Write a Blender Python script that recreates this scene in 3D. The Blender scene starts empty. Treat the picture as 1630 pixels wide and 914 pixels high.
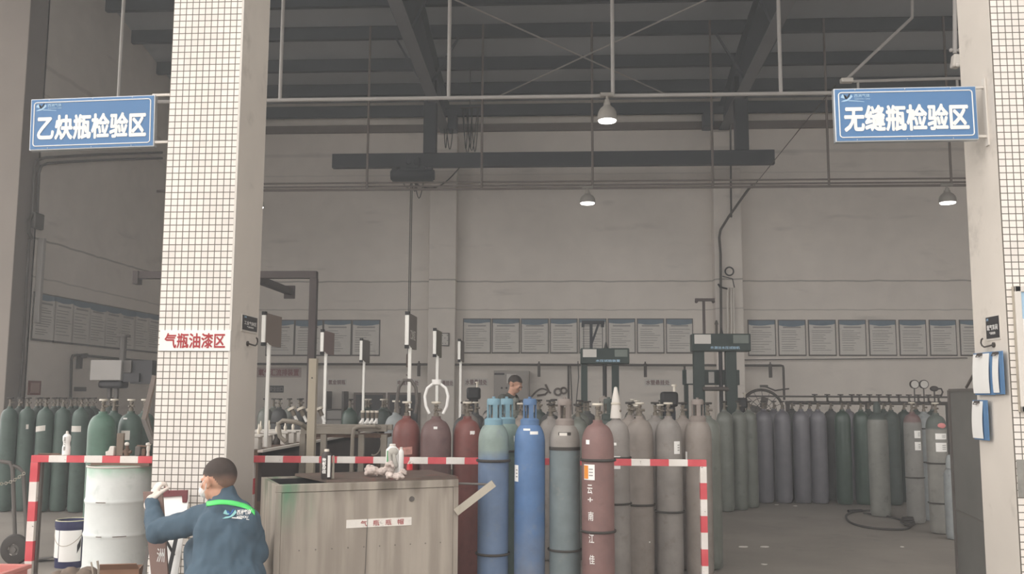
import bpy, bmesh, math, random
from mathutils import Vector, Matrix, noise
from mathutils.bvhtree import BVHTree
random.seed(7)
S = bpy.context.scene
COL = S.collection
PI = math.pi

# ------------------------------------------------------------------ camera
W0, H0, F = 1630, 914, 1500.0
CAMPOS = Vector((0, 0, 1.5))
VPX, VPY, ROLL = 900.0, 632.0, 0.0050          # where the depth lines meet, and the tilt of the horizon
d_ = Vector(((VPX - W0/2)/F, -(VPY - H0/2)/F, -1)).normalized()       # world +Y in camera space
z_ = Vector((1, -ROLL, 0)).cross(d_).normalized()                     # world +Z in camera space
if z_.y < 0: z_ = -z_
x_ = d_.cross(z_).normalized()
R3 = Matrix((x_, d_, z_))                                             # camera -> world
cam = bpy.data.cameras.new('camera')
camo = bpy.data.objects.new('camera', cam); COL.objects.link(camo)
cam.sensor_width = 36; cam.lens = F/W0*36; cam.clip_end = 200
camo.matrix_world = Matrix.Translation(CAMPOS) @ R3.to_4x4()
S.camera = camo

def ray(px, py):
    return R3 @ Vector(((px - W0/2)/F, -(py - H0/2)/F, -1))
def P(px, py, Y):
    r = ray(px, py); return CAMPOS + r*(Y/r.y)
def PX(px, py, X):
    r = ray(px, py); return CAMPOS + r*(X/r.x)
def PZ(px, py, Z):
    r = ray(px, py); return CAMPOS + r*((Z - 1.5)/r.z)
def XatF(px, Y, z=0.9):                         # x for a pixel column at depth Y, height z
    for k in range(3):
        v = Vector((0, Y, z)); 
    a = P(px, 400, Y); b = P(px, 900, Y)
    t = (z - a.z)/(b.z - a.z); return a.x + (b.x - a.x)*t

# ------------------------------------------------------------------ light
SKY_LEFT, SKY_RIGHT = 1.85, .52
world = bpy.data.worlds.new('overcast sky'); S.world = world
world.use_nodes = True
nt = world.node_tree; nt.nodes.clear()
wo = nt.nodes.new('ShaderNodeOutputWorld'); wb = nt.nodes.new('ShaderNodeBackground')
wb.inputs[0].default_value = (1.0, 0.965, 0.93, 1); wb.inputs[1].default_value = 1.0
# overcast sky, brighter to the left of the building than to the right
wt = nt.nodes.new('ShaderNodeTexCoord'); wx = nt.nodes.new('ShaderNodeSeparateXYZ'); wm = nt.nodes.new('ShaderNodeMapRange')
nt.links.new(wt.outputs['Generated'], wx.inputs[0]); nt.links.new(wx.outputs['X'], wm.inputs['Value'])
for i_, v_ in zip(('From Min', 'From Max', 'To Min', 'To Max'), (-1, 1, SKY_LEFT, SKY_RIGHT)): wm.inputs[i_].default_value = v_
nt.links.new(wm.outputs['Result'], wb.inputs[1])
nt.links.new(wb.outputs[0], wo.inputs[0])
S.view_settings.view_transform = 'Standard'; S.view_settings.look = 'None'
S.view_settings.gamma = 1; S.view_settings.use_curve_mapping = False
S.view_settings.exposure = 0.85
HAZE = 0.0088
S.cycles.use_denoising = True
S.cycles.max_bounces = 8; S.cycles.diffuse_bounces = 6

# ------------------------------------------------------------------ materials
def lin(c):
    return tuple((v/255/12.92 if v/255 <= .04045 else ((v/255+.055)/1.055)**2.4) for v in c)
MATS = {}
def mat(name, col, rough=.6, metal=0, var=.12, scale=5.0, spec=.3, emit=0, col2=None, split=None, stain=None, stain_amt=.5, stretch=1.0):
    """procedural paint: base colour with noise variation; col2 above height `split`; stain patches"""
    if name in MATS: return MATS[name]
    m = bpy.data.materials.new(name); m.use_nodes = True; MATS[name] = m
    n = m.node_tree.nodes; l = m.node_tree.links
    b = n['Principled BSDF']
    b.inputs['Roughness'].default_value = rough; b.inputs['Metallic'].default_value = metal
    b.inputs['Specular IOR Level'].default_value = spec
    c = lin(col)
    tc = n.new('ShaderNodeTexCoord'); oi = n.new('ShaderNodeObjectInfo')
    mp = n.new('ShaderNodeMapping'); mp.inputs['Scale'].default_value = (1, 1, stretch)
    l.new(tc.outputs['Object'], mp.inputs[0])
    nz = n.new('ShaderNodeTexNoise'); nz.noise_dimensions = '4D'
    nz.inputs['Scale'].default_value = scale; nz.inputs['Detail'].default_value = 6; nz.inputs['Roughness'].default_value = .62
    ml = n.new('ShaderNodeMath'); ml.operation = 'MULTIPLY'; ml.inputs[1].default_value = 37
    l.new(oi.outputs['Random'], ml.inputs[0]); l.new(ml.outputs[0], nz.inputs['W']); l.new(mp.outputs[0], nz.inputs['Vector'])
    mr = n.new('ShaderNodeMapRange'); mr.inputs['From Min'].default_value = .3; mr.inputs['From Max'].default_value = .7
    mr.inputs['To Min'].default_value = 1-var; mr.inputs['To Max'].default_value = 1+var
    l.new(nz.outputs['Fac'], mr.inputs['Value'])
    src = None
    if col2 is not None:
        sx = n.new('ShaderNodeSeparateXYZ'); l.new(tc.outputs['Object'], sx.inputs[0])
        nz2 = n.new('ShaderNodeTexNoise'); nz2.inputs['Scale'].default_value = 9; l.new(tc.outputs['Object'], nz2.inputs['Vector'])
        ad = n.new('ShaderNodeMath'); ad.operation = 'MULTIPLY_ADD'; ad.inputs[1].default_value = split[1]*1.5
        l.new(nz2.outputs['Fac'], ad.inputs[0]); l.new(sx.outputs['Z'], ad.inputs[2])
        m2 = n.new('ShaderNodeMapRange'); m2.interpolation_type = 'SMOOTHSTEP'
        m2.inputs['From Min'].default_value = split[0]-split[1]; m2.inputs['From Max'].default_value = split[0]+split[1]+.001
        l.new(ad.outputs[0], m2.inputs['Value'])
        mx = n.new('ShaderNodeMix'); mx.data_type = 'RGBA'
        mx.inputs['A'].default_value = (*c, 1); mx.inputs['B'].default_value = (*lin(col2), 1)
        l.new(m2.outputs['Result'], mx.inputs['Factor']); src = mx.outputs['Result']
    if stain is not None:
        nz3 = n.new('ShaderNodeTexNoise'); nz3.noise_dimensions = '4D'; nz3.inputs['Scale'].default_value = scale*1.7; nz3.inputs['Detail'].default_value = 8
        nz3.inputs['Roughness'].default_value = .7
        l.new(mp.outputs[0], nz3.inputs['Vector']); l.new(ml.outputs[0], nz3.inputs['W'])
        m3 = n.new('ShaderNodeMapRange'); m3.inputs['From Min'].default_value = .56; m3.inputs['From Max'].default_value = .66
        m3.inputs['To Max'].default_value = stain_amt
        l.new(nz3.outputs['Fac'], m3.inputs['Value'])
        mx3 = n.new('ShaderNodeMix'); mx3.data_type = 'RGBA'
        if src is None: mx3.inputs['A'].default_value = (*c, 1)
        else: l.new(src, mx3.inputs['A'])
        mx3.inputs['B'].default_value = (*lin(stain), 1)
        l.new(m3.outputs['Result'], mx3.inputs['Factor']); src = mx3.outputs['Result']
    mv = n.new('ShaderNodeVectorMath'); mv.operation = 'MULTIPLY'
    if src is None: mv.inputs[0].default_value = c
    else: l.new(src, mv.inputs[0])
    l.new(mr.outputs['Result'], mv.inputs[1])
    l.new(mv.outputs[0], b.inputs['Base Color'])
    if emit:
        b.inputs['Emission Color'].default_value = (*c, 1); b.inputs['Emission Strength'].default_value = emit
    return m

def tile_mat():
    m = bpy.data.materials.new('white mosaic tile'); m.use_nodes = True
    n = m.node_tree.nodes; l = m.node_tree.links; b = n['Principled BSDF']
    tc = n.new('ShaderNodeTexCoord'); sx = n.new('ShaderNodeSeparateXYZ'); cx = n.new('ShaderNodeCombineXYZ')
    l.new(tc.outputs['Object'], sx.inputs[0]); l.new(sx.outputs['X'], cx.inputs['X']); l.new(sx.outputs['Z'], cx.inputs['Y'])
    br = n.new('ShaderNodeTexBrick'); br.offset = 0; br.squash = 1
    br.inputs['Scale'].default_value = 1; br.inputs['Brick Width'].default_value = .0475; br.inputs['Row Height'].default_value = .0475
    br.inputs['Mortar Size'].default_value = .0034; br.inputs['Mortar Smooth'].default_value = .1
    br.inputs['Color1'].default_value = (*lin((236, 230, 222)), 1); br.inputs['Color2'].default_value = (*lin((226, 219, 212)), 1)
    br.inputs['Mortar'].default_value = (*lin((104, 96, 86)), 1); br.inputs['Bias'].default_value = -.2
    l.new(cx.outputs[0], br.inputs['Vector'])
    nz = n.new('ShaderNodeTexNoise'); nz.inputs['Scale'].default_value = 1.6; nz.inputs['Detail'].default_value = 5
    l.new(tc.outputs['Object'], nz.inputs['Vector'])
    mr = n.new('ShaderNodeMapRange'); mr.inputs['From Min'].default_value = .35; mr.inputs['From Max'].default_value = .65
    mr.inputs['To Min'].default_value = .9; mr.inputs['To Max'].default_value = 1.02; l.new(nz.outputs['Fac'], mr.inputs['Value'])
    mv = n.new('ShaderNodeVectorMath'); mv.operation = 'MULTIPLY'; l.new(br.outputs['Color'], mv.inputs[0]); l.new(mr.outputs['Result'], mv.inputs[1])
    l.new(mv.outputs[0], b.inputs['Base Color']); b.inputs['Roughness'].default_value = .45
    bp = n.new('ShaderNodeBump'); bp.inputs['Strength'].default_value = .35; bp.inputs['Distance'].default_value = .004; bp.invert = True
    l.new(br.outputs['Fac'], bp.inputs['Height']); l.new(bp.outputs[0], b.inputs['Normal'])
    return m

def plaster_wall_mat(name, col, lines):
    """rendered wall: blotches, faint horizontal trowel marks and thin cracked joints at given heights"""
    m = bpy.data.materials.new(name); m.use_nodes = True
    n = m.node_tree.nodes; l = m.node_tree.links; b = n['Principled BSDF']; b.inputs['Roughness'].default_value = .85
    b.inputs['Specular IOR Level'].default_value = .15
    tc = n.new('ShaderNodeTexCoord')
    def nzf(scale, vec_scale, lo, hi, a, z, detail=6):
        mp = n.new('ShaderNodeMapping'); mp.inputs['Scale'].default_value = vec_scale; l.new(tc.outputs['Object'], mp.inputs[0])
        q = n.new('ShaderNodeTexNoise'); q.inputs['Scale'].default_value = scale; q.inputs['Detail'].default_value = detail; l.new(mp.outputs[0], q.inputs['Vector'])
        r = n.new('ShaderNodeMapRange'); r.inputs['From Min'].default_value = lo; r.inputs['From Max'].default_value = hi
        r.inputs['To Min'].default_value = a; r.inputs['To Max'].default_value = z; l.new(q.outputs['Fac'], r.inputs['Value']); return r.outputs['Result']
    def mul(a, bb):
        q = n.new('ShaderNodeMath'); q.operation = 'MULTIPLY'; l.new(a, q.inputs[0]); l.new(bb, q.inputs[1]); return q.outputs[0]
    f = mul(nzf(.5, (1, 1, 1), .3, .7, .92, 1.05), nzf(1.4, (.6, .6, 2.6), .62, .74, 1.0, .82))
    f = mul(f, nzf(3, (1, 1, 1), .3, .7, .96, 1.04))
    sx = n.new('ShaderNodeSeparateXYZ'); l.new(tc.outputs['Object'], sx.inputs[0])
    wob = nzf(2.5, (1, 1, 0), .3, .7, -.012, .012)
    for z, wd, dark in lines:
        s = n.new('ShaderNodeMath'); s.operation = 'ADD'; l.new(sx.outputs['Z'], s.inputs[0]); l.new(wob, s.inputs[1])
        c = n.new('ShaderNodeMath'); c.operation = 'SUBTRACT'; l.new(s.outputs[0], c.inputs[0]); c.inputs[1].default_value = z
        a = n.new('ShaderNodeMath'); a.operation = 'ABSOLUTE'; l.new(c.outputs[0], a.inputs[0])
        r = n.new('ShaderNodeMapRange'); r.inputs['From Min'].default_value = wd*.4; r.inputs['From Max'].default_value = wd
        r.inputs['To Min'].default_value = dark; r.inputs['To Max'].default_value = 1; l.new(a.outputs[0], r.inputs['Value'])
        f = mul(f, r.outputs['Result'])
    mv = n.new('ShaderNodeVectorMath'); mv.operation = 'MULTIPLY'; mv.inputs[0].default_value = lin(col); l.new(f, mv.inputs[1])
    l.new(mv.outputs[0], b.inputs['Base Color'])
    return m

M_wall = plaster_wall_mat('rendered wall', (219, 212, 204), [(3.95, .022, .55), (3.34, .018, .72), (6.29, .018, .85), (6.75, .05, .86)])
M_plain = mat('grey render', (214, 206, 196), .85, var=.07, scale=1.2, stain=(150, 143, 134), stain_amt=.35)
M_tile = tile_mat()
M_floor = mat('worn concrete', (136, 129, 121), .8, var=.16, scale=.9, stain=(112, 106, 100), stain_amt=.5)
M_roof = mat('roof sheet', (168, 173, 178), .7, var=.08, scale=.6)
M_steel = mat('dark structural steel', (66, 71, 78), .6, var=.1, scale=1.5)
M_rafter = mat('grey structural steel', (120, 121, 124), .6, var=.1, scale=1.5)
M_beam = mat('near black crane beam paint', (42, 45, 50), .55, var=.1)
M_brownsteel = mat('dull brown steel', (112, 102, 96), .6, var=.1)
M_gantry = mat('dark brown steel paint', (72, 62, 60), .6, var=.12)
M_conduit = mat('grey conduit', (168, 164, 160), .5, var=.06)
M_darkpipe = mat('dark iron pipe', (78, 72, 68), .6, var=.15)
M_cable = mat('black cable', (34, 32, 31), .6, var=.1)
M_blue = mat('sign blue', (84, 124, 168), .4, var=.04, scale=2)
M_white = mat('white paint', (238, 236, 232), .5, var=.03)
M_offwhite = mat('dusty off white', (212, 206, 198), .6, var=.06)
M_ltblue = mat('pale logo blue', (168, 200, 224), .5, var=.03)
M_alu = mat('aluminium edge', (196, 200, 204), .35, metal=.6, var=.05)
M_red = mat('red paint', (206, 44, 52), .5, var=.12, scale=14, stain=(220, 120, 110), stain_amt=.4)
M_bandwhite = mat('chipped white paint', (232, 226, 218), .55, var=.06, scale=14, stain=(140, 128, 118), stain_amt=.45)
M_redtext = mat('faded red lettering', (168, 56, 60), .6, var=.06)
M_darkredtext = mat('dark lettering', (104, 66, 68), .6, var=.1)
M_black = mat('black plastic', (36, 35, 36), .45, var=.08)
M_plate = mat('black name plate', (52, 50, 52), .35, var=.06)
M_galv = mat('stainless sheet', (176, 168, 154), .42, metal=.25, var=.1, scale=3.5, stain=(128, 118, 104), stain_amt=.35, stretch=.15)
M_brass = mat('tarnished brass', (116, 108, 98), .5, metal=.3, var=.15, scale=12)
M_chrome = mat('dull valve metal', (214, 206, 192), .4, metal=.3, var=.1, scale=12)
M_greenmach = mat('machine green', (42, 55, 51), .5, var=.1)
M_paper = mat('printed notice paper', (206, 202, 196), .6, var=.04)
M_notice = mat('grey blue notice header', (108, 124, 138), .6, var=.12)
M_print = mat('grey print', (150, 146, 144), .7, var=.05)
M_frame = mat('notice frame', (96, 91, 87), .5, var=.05)
M_rust = mat('rusty steel', (104, 84, 72), .75, var=.25, scale=9)
M_rubber = mat('dark rubber', (62, 58, 55), .7, var=.15, scale=10)
M_lampshell = mat('grey lamp housing', (150, 145, 138), .5, var=.06)
M_lamp = mat('lit lamp face', (255, 252, 245), .5, var=0, emit=5)
M_navy = mat('navy workwear', (74, 92, 106), .85, var=.1, scale=9)
M_hi = mat('green reflective tape', (88, 214, 112), .5, var=.05)
M_skin = mat('skin', (206, 158, 134), .55, var=.06, scale=20)
M_hair = mat('cropped black hair', (62, 54, 50), .8, var=.3, scale=60)
M_glove = mat('white cotton glove', (222, 210, 200), .85, var=.1, scale=40)
M_mask = mat('white face mask', (232, 230, 228), .8, var=.03)

# ------------------------------------------------------------------ mesh helpers
def finish(bm, name, m, parent=None, loc=None, smooth=35, bevel=0):
    me = bpy.data.meshes.new(name)
    bmesh.ops.recalc_face_normals(bm, faces=bm.faces[:])
    bm.to_mesh(me); bm.free()
    return link(me, name, m, parent, loc, smooth, bevel)
def link(me, name, m, parent=None, loc=None, smooth=35, bevel=0):
    o = bpy.data.objects.new(name, me); COL.objects.link(o)
    if m is not None and not me.materials: me.materials.append(m)
    if smooth:
        me.polygons.foreach_set('use_smooth', [True]*len(me.polygons)); me.set_sharp_from_angle(angle=math.radians(smooth))
    if bevel:
        bv = o.modifiers.new('bevel', 'BEVEL'); bv.width = bevel; bv.segments = 2; bv.limit_method = 'ANGLE'; bv.angle_limit = math.radians(50)
    if loc is not None: o.location = loc
    if parent is not None: o.parent = parent
    return o

class MB:
    def __init__(s): s.bm = bmesh.new()
    def box(s, lo, hi):
        lo, hi = Vector(lo), Vector(hi)
        r = bmesh.ops.create_cube(s.bm, size=1)['verts']
        for v in r: v.co = Vector(((lo[i]+hi[i])/2 + v.co[i]*(hi[i]-lo[i]) for i in range(3)))
        return s
    def obox(s, c, size, M=None):
        r = bmesh.ops.create_cube(s.bm, size=1)['verts']
        for v in r:
            q = Vector((v.co.x*size[0], v.co.y*size[1], v.co.z*size[2]))
            if M is not None: q = M @ q
            v.co = q + Vector(c)
        return s
    def bar(s, a, b, w, h=None, up=Vector((0, 0, 1))):
        a, b = Vector(a), Vector(b); h = h or w
        d = b - a; L = d.length; y = d/L
        x = y.cross(up)
        if x.length < 1e-4: x = y.cross(Vector((0, 1, 0)))
        x.normalize(); z = x.cross(y)
        return s.obox((a+b)/2, (w, L, h), Matrix((x, y, z)).transposed())
    def cyl(s, a, b, r0, r1=None, seg=14):
        a, b = Vector(a), Vector(b); r1 = r0 if r1 is None else r1
        d = b - a
        M = Matrix.Translation((a+b)/2) @ d.to_track_quat('Z', 'Y').to_matrix().to_4x4()
        bmesh.ops.create_cone(s.bm, cap_ends=True, segments=seg, radius1=r0, radius2=r1, depth=d.length, matrix=M)
        return s
    def ell(s, c, rad, M=None, seg=16):
        T = Matrix.Translation(Vector(c)) @ (M.to_4x4() if M is not None else Matrix.Identity(4)) @ Matrix.Diagonal((*rad, 1))
        bmesh.ops.create_uvsphere(s.bm, u_segments=seg, v_segments=max(6, seg*2//3), radius=1, matrix=T)
        return s
    def cap(s, a, ra, b, rb, seg=14):
        a, b = Vector(a), Vector(b)
        s.ell(a, (ra,)*3, seg=seg); s.ell(b, (rb,)*3, seg=seg); s.cyl(a, b, ra, rb, seg); return s
    def tube(s, pts, r, seg=8, closed=False):
        pts = [Vector(p) for p in pts]; n = len(pts); rings = []
        prev = None
        for i, p in enumerate(pts):
            if closed: t = (pts[(i+1) % n] - pts[i-1])
            else: t = (pts[min(i+1, n-1)] - pts[max(i-1, 0)])
            t.normalize()
            if prev is None:
                x = t.cross(Vector((0, 0, 1)))
                if x.length < 1e-3: x = t.cross(Vector((0, 1, 0)))
            else:
                x = prev - t*prev.dot(t)
                if x.length < 1e-5: x = t.cross(Vector((.3, .5, .8)))
            x.normalize(); prev = x; y = t.cross(x)
            rings.append([s.bm.verts.new(p + (x*math.cos(2*PI*k/seg) + y*math.sin(2*PI*k/seg))*r) for k in range(seg)])
        m = n if closed else n-1
        for i in range(m):
            A, B = rings[i], rings[(i+1) % n]
            for k in range(seg): s.bm.faces.new((A[k], A[(k+1) % seg], B[(k+1) % seg], B[k]))
        if not closed:
            s.bm.faces.new(rings[0]); s.bm.faces.new(rings[-1])
        return s
    def lathe(s, prof, seg=28, c=(0, 0, 0), M=None):
        c = Vector(c); rings = []
        for r, z in prof:
            if r < 1e-5:
                q = Vector((0, 0, z)); rings.append([s.bm.verts.new(c + (M @ q if M else q))])
            else:
                ring = []
                for k in range(seg):
                    q = Vector((r*math.cos(2*PI*k/seg), r*math.sin(2*PI*k/seg), z)); ring.append(s.bm.verts.new(c + (M @ q if M else q)))
                rings.append(ring)
        for A, B in zip(rings, rings[1:]):
            if len(A) == 1 and len(B) == 1: continue
            for k in range(seg):
                if len(A) == 1: s.bm.faces.new((A[0], B[k], B[(k+1) % seg]))
                elif len(B) == 1: s.bm.faces.new((A[k], A[(k+1) % seg], B[0]))
                else: s.bm.faces.new((A[k], A[(k+1) % seg], B[(k+1) % seg], B[k]))
        return s
    def prism(s, pts, ext):
        """polygon of 3-D points, extruded by vector ext"""
        e = Vector(ext); a = [s.bm.verts.new(Vector(p)) for p in pts]; b = [s.bm.verts.new(Vector(p)+e) for p in pts]
        n = len(pts); s.bm.faces.new(a); s.bm.faces.new(b[::-1])
        for i in range(n): s.bm.faces.new((a[i], b[i], b[(i+1) % n], a[(i+1) % n]))
        return s
    def torus(s, c, R, r, normal=(0, 0, 1), seg=24, t=6):
        q = Vector(normal).to_track_quat('Z', 'Y')
        return s.tube([Vector(c) + q @ Vector((R*math.cos(2*PI*k/seg), R*math.sin(2*PI*k/seg), 0)) for k in range(seg)], r, t, True)
    def build(s, name, m, parent=None, loc=None, smooth=35, bevel=0):
        return finish(s.bm, name, m, parent, loc, smooth, bevel)

def remeshed(mb, voxel, smooth_it=6, disp=0, dscale=.08):
    me = bpy.data.meshes.new('tmp'); bmesh.ops.recalc_face_normals(mb.bm, faces=mb.bm.faces[:]); mb.bm.to_mesh(me); mb.bm.free()
    o = bpy.data.objects.new('tmp', me); COL.objects.link(o)
    r = o.modifiers.new('r', 'REMESH'); r.mode = 'VOXEL'; r.voxel_size = voxel; r.use_smooth_shade = True
    if smooth_it:
        s = o.modifiers.new('s', 'SMOOTH'); s.factor = .5; s.iterations = smooth_it
    dg = bpy.context.evaluated_depsgraph_get(); dg.update()
    m2 = bpy.data.meshes.new_from_object(o.evaluated_get(dg)); bpy.data.objects.remove(o); bpy.data.meshes.remove(me)
    if disp:
        no = [v.normal.copy() for v in m2.vertices]
        for v, nn in zip(m2.vertices, no):
            q = Vector((v.co.x/dscale, v.co.y/dscale, v.co.z/dscale*.6))
            v.co += nn*disp*(noise.noise(q)+.5*noise.noise(q*2.1))
        m2.update()
    m2.materials.clear()
    return m2
def tag(o, label=None, cat=None, group=None, kind=None):
    if label: o['label'] = label
    if cat: o['category'] = cat
    if group: o['group'] = group
    if kind: o['kind'] = kind
    return o
def thing(name, label, cat, loc=(0, 0, 0), rz=0, group=None):
    o = bpy.data.objects.new(name, None); COL.objects.link(o); o.empty_display_size = .1
    o.location = loc; o.rotation_euler = (0, 0, rz)
    return tag(o, label, cat, group)
def struct(o): o['kind'] = 'structure'; return o

# lettering -----------------------------------------------------------
TXT = {}
def text_data(s, bold=.018):
    k = (s, bold)
    if k in TXT: return TXT[k]
    cu = bpy.data.curves.new('lettering', 'FONT'); cu.body = s; cu.resolution_u = 3
    o = bpy.data.objects.new('lettering', cu); COL.objects.link(o)
    dg = bpy.context.evaluated_depsgraph_get(); dg.update()
    me = bpy.data.meshes.new_from_object(o.evaluated_get(dg))
    vs = [v.co.copy() for v in me.vertices]; fs = [tuple(p.vertices) for p in me.polygons]
    bpy.data.objects.remove(o); bpy.data.curves.remove(cu); bpy.data.meshes.remove(me)
    x0 = min(v.x for v in vs); x1 = max(v.x for v in vs); y0 = min(v.y for v in vs); y1 = max(v.y for v in vs)
    n = len(vs); w, h = x1-x0+2*bold, y1-y0+2*bold; out = []; fo = []
    sh = [(0, 0)] if bold <= 0 else [(bold*math.cos(q*PI/3), bold*math.sin(q*PI/3)) for q in range(6)]      # heavier strokes: the outline repeated around a small circle
    for j, (ax, ay) in enumerate(sh):
        out += [((v.x+ax-x0+bold)/w-.5, (v.y+ay-y0+bold)/h-.5) for v in vs]; fo += [tuple(i+j*n for i in f) for f in fs]
    TXT[k] = (out, fo); return TXT[k]
def text(name, s, w, h, c, m, parent=None, right=(1, 0, 0), up=(0, 0, 1), fn=None, bold=.018, label=None):
    vs, fs = text_data(s, bold); c, R_, U_ = Vector(c), Vector(right), Vector(up)
    N_ = R_.cross(U_).normalized(); per = len(vs)//6 if bold > 0 else len(vs)
    pts = [c + R_*(x*w) + U_*(y*h) + N_*(.00018*(i//per)) for i, (x, y) in enumerate(vs)]
    if fn:
        pts = [fn(p) for p in pts]; ok = [p is not None for p in pts]
        fs = [f for f in fs if all(ok[i] for i in f)]; pts = [p or Vector((0, 0, 0)) for p in pts]
        used = sorted({i for f in fs for i in f}); ix = {i: k for k, i in enumerate(used)}; pts = [pts[i] for i in used]; fs = [tuple(ix[i] for i in f) for f in fs]
    me = bpy.data.meshes.new(name); me.from_pydata(pts, [], fs); me.update()
    o = link(me, name, m, parent, smooth=0)
    if label: o['label'] = label
    return o
def wrapper(r, a0=0.0):
    """wrap flat (x, *, z) onto a cylinder of radius r about local Z; x=0 at angle a0 from -Y"""
    def f(p): a = p.x/r + a0; q = r - p.y; return Vector((q*math.sin(a), -q*math.cos(a), p.z))
    return f
def patch(name, w, h, zc, r, m, parent, a0=0.0, nx=8, label=None, slant=0.0):
    """curved sticker of real thickness on a cylinder"""
    f = wrapper(r, a0); g = wrapper(r+.0018, a0); bm = bmesh.new(); A = []; B = []
    for i in range(nx+1):
        x = -w/2 + w*i/nx; k = slant*(i/nx-.5)
        A.append([bm.verts.new(f(Vector((x*r/r, 0, zc+s*h/2+k)))) for s in (-1, 1)])
        B.append([bm.verts.new(g(Vector((x*(r+.0018)/r, 0, zc+s*h/2+k)))) for s in (-1, 1)])
    for i in range(nx):
        bm.faces.new((B[i][0], B[i+1][0], B[i+1][1], B[i][1])); bm.faces.new((A[i][0], A[i][1], A[i+1][1], A[i+1][0]))
        bm.faces.new((A[i][0], A[i+1][0], B[i+1][0], B[i][0])); bm.faces.new((A[i][1], B[i][1], B[i+1][1], A[i+1][1]))
    for i in (0, nx): bm.faces.new((A[i][0], B[i][0], B[i][1], A[i][1]))
    o = finish(bm, name, m, parent, smooth=30)
    if label: o['label'] = label
    return o

# ------------------------------------------------------------------ the setting
WALL_Y, LEFT_X = 20.0, -8.35
def roofz(Y): return 8.42 + .25 - .184*(Y-16)            # underside of the roof sheet (top of purlins)
struct(MB().box((-45, -25, -.2), (45, 20.3, 0)).build('floor', M_floor, smooth=0))
struct(MB().box((-9, WALL_Y, 0), (16, 20.3, 8.2)).build('wall_back', M_wall, smooth=0))
wl = MB().box((LEFT_X-.4, 14.2, 0), (LEFT_X, WALL_Y, 9.4))
struct(wl.build('wall_left', M_wall, smooth=0))
struct(MB().box((15.6, 6.5, 0), (16, 20.3, 9.6)).build('wall_right', M_plain, smooth=0))
struct(MB().box((LEFT_X-.9, 13.7, 0), (LEFT_X, 14.25, 9.4)).build('pier', mat('dull grey render', (142, 134, 127), .85, var=.06, scale=1.2, stain=(150, 143, 134), stain_amt=.3), smooth=0, bevel=.01))
b = MB(); b.prism([(-12, 6.2, roofz(6.2)), (-12, 20.3, roofz(20.3)), (-12, 20.3, roofz(20.3)+.12), (-12, 6.2, roofz(6.2)+.12)], (28, 0, 0))
struct(b.build('ceiling', M_roof, smooth=0))
struct(MB().box((-12, 6.5, 7.6), (16, 6.9, roofz(6.7)+.1)).build('unseen_shading_lintel', M_plain, smooth=0))  # unseen lintel added to hold back sky light and dim the ceiling
# pilasters on the back wall
for cx in (-2.6, 3.4):
    struct(MB().box((cx-.285, 19.68, 0), (cx+.285, WALL_Y, 7.1)).build('pilaster', M_wall, smooth=0, bevel=.008))
# tiled pillars at the facade
PLX0, PLX1 = XatF(245, 6.5, 1.3), XatF(366.5, 6.5, 1.3)
PRX0 = XatF(1626.5, 6.5, .35); PRX1 = PRX0 + .5225
for nm, x0, x1, y1 in (('pillar', PLX0, PLX0+.5225, 7.1), ('pillar', PRX0, PRX1, 7.04)):
    r = bpy.data.objects.new(nm, None); COL.objects.link(r); r.location = (x0, 6.5, 0); struct(r)
    w = x1-x0
    MB().box((0, .012, 0), (w, y1-6.5, 9.3)).build('shaft', M_plain, r, bevel=.008)
    MB().box((0, 0, 0), (w, .012, 7.55)).build('tile_facing', M_tile, r, smooth=0)
    MB().box((w-.012, -.003, 0), (w+.003, .016, 7.55)).build('corner_bead', M_offwhite, r, smooth=0)
# purlins
for k, Y in enumerate((7.4, 8.6, 9.8, 11.0, 12.25, 13.5, 14.75, 16.0, 17.05, 18.2, 19.2, 19.82)):
    zt = roofz(Y) if Y < 19.5 else 7.80
    b = MB().box((LEFT_X+.02, Y-.035, zt-.25), (15.6, Y-.025, zt))
    b.box((LEFT_X+.02, Y-.035, zt-.25), (15.6, Y+.06, zt-.24)); b.box((LEFT_X+.02, Y-.035, zt-.01), (15.6, Y+.06, zt))
    struct(b.build('purlin', M_steel, smooth=0))
# rafters
def rzb(Y): return 7.29 - .05*(Y-18.1)
for cx in (-2.6, 3.4, 9.4):
    r = bpy.data.objects.new('rafter', None); COL.objects.link(r); r.location = (cx, 0, 0); struct(r)
    ya, yb = 6.95, 19.9
    za, zb = rzb(ya), rzb(yb); ta, tb = roofz(ya)-.25, roofz(yb)-.25
    MB().prism([(-.11, ya, za), (-.11, yb, zb), (-.11, yb, zb+.02), (-.11, ya, za+.02)], (.22, 0, 0)).build('bottom_flange', M_rafter, r, smooth=0)
    MB().prism([(-.006, ya, za+.02), (-.006, yb, zb+.02), (-.006, yb, tb), (-.006, ya, ta)], (.012, 0, 0)).build('web', M_steel, r, smooth=0)
    MB().prism([(-.11, ya, ta-.02), (-.11, yb, tb-.02), (-.11, yb, tb), (-.11, ya, ta)], (.22, 0, 0)).build('top_flange', M_steel, r, smooth=0)
    for Y in (12.25, 14.75, 17.05):
        zt = roofz(Y)-.22
        for sx in (-1, 1):
            MB().bar((sx*.1, Y, rzb(Y)+.03), (sx*.62, Y, zt+.02), .04).build('knee_brace', M_steel, r, smooth=0)
    # post block down to the pilaster head
    MB().box((.12 if cx < 0 else -.5, 19.3, 7.12), (.30 if cx < 0 else -.3, 19.66, 7.45)).build('bearing_block', M_steel, r, smooth=0)
# eaves strip and girt at the head of the back wall
struct(MB().box((LEFT_X, 19.9, 7.24), (15.6, 19.99, 7.40)).build('girt', M_brownsteel, smooth=0))
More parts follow.
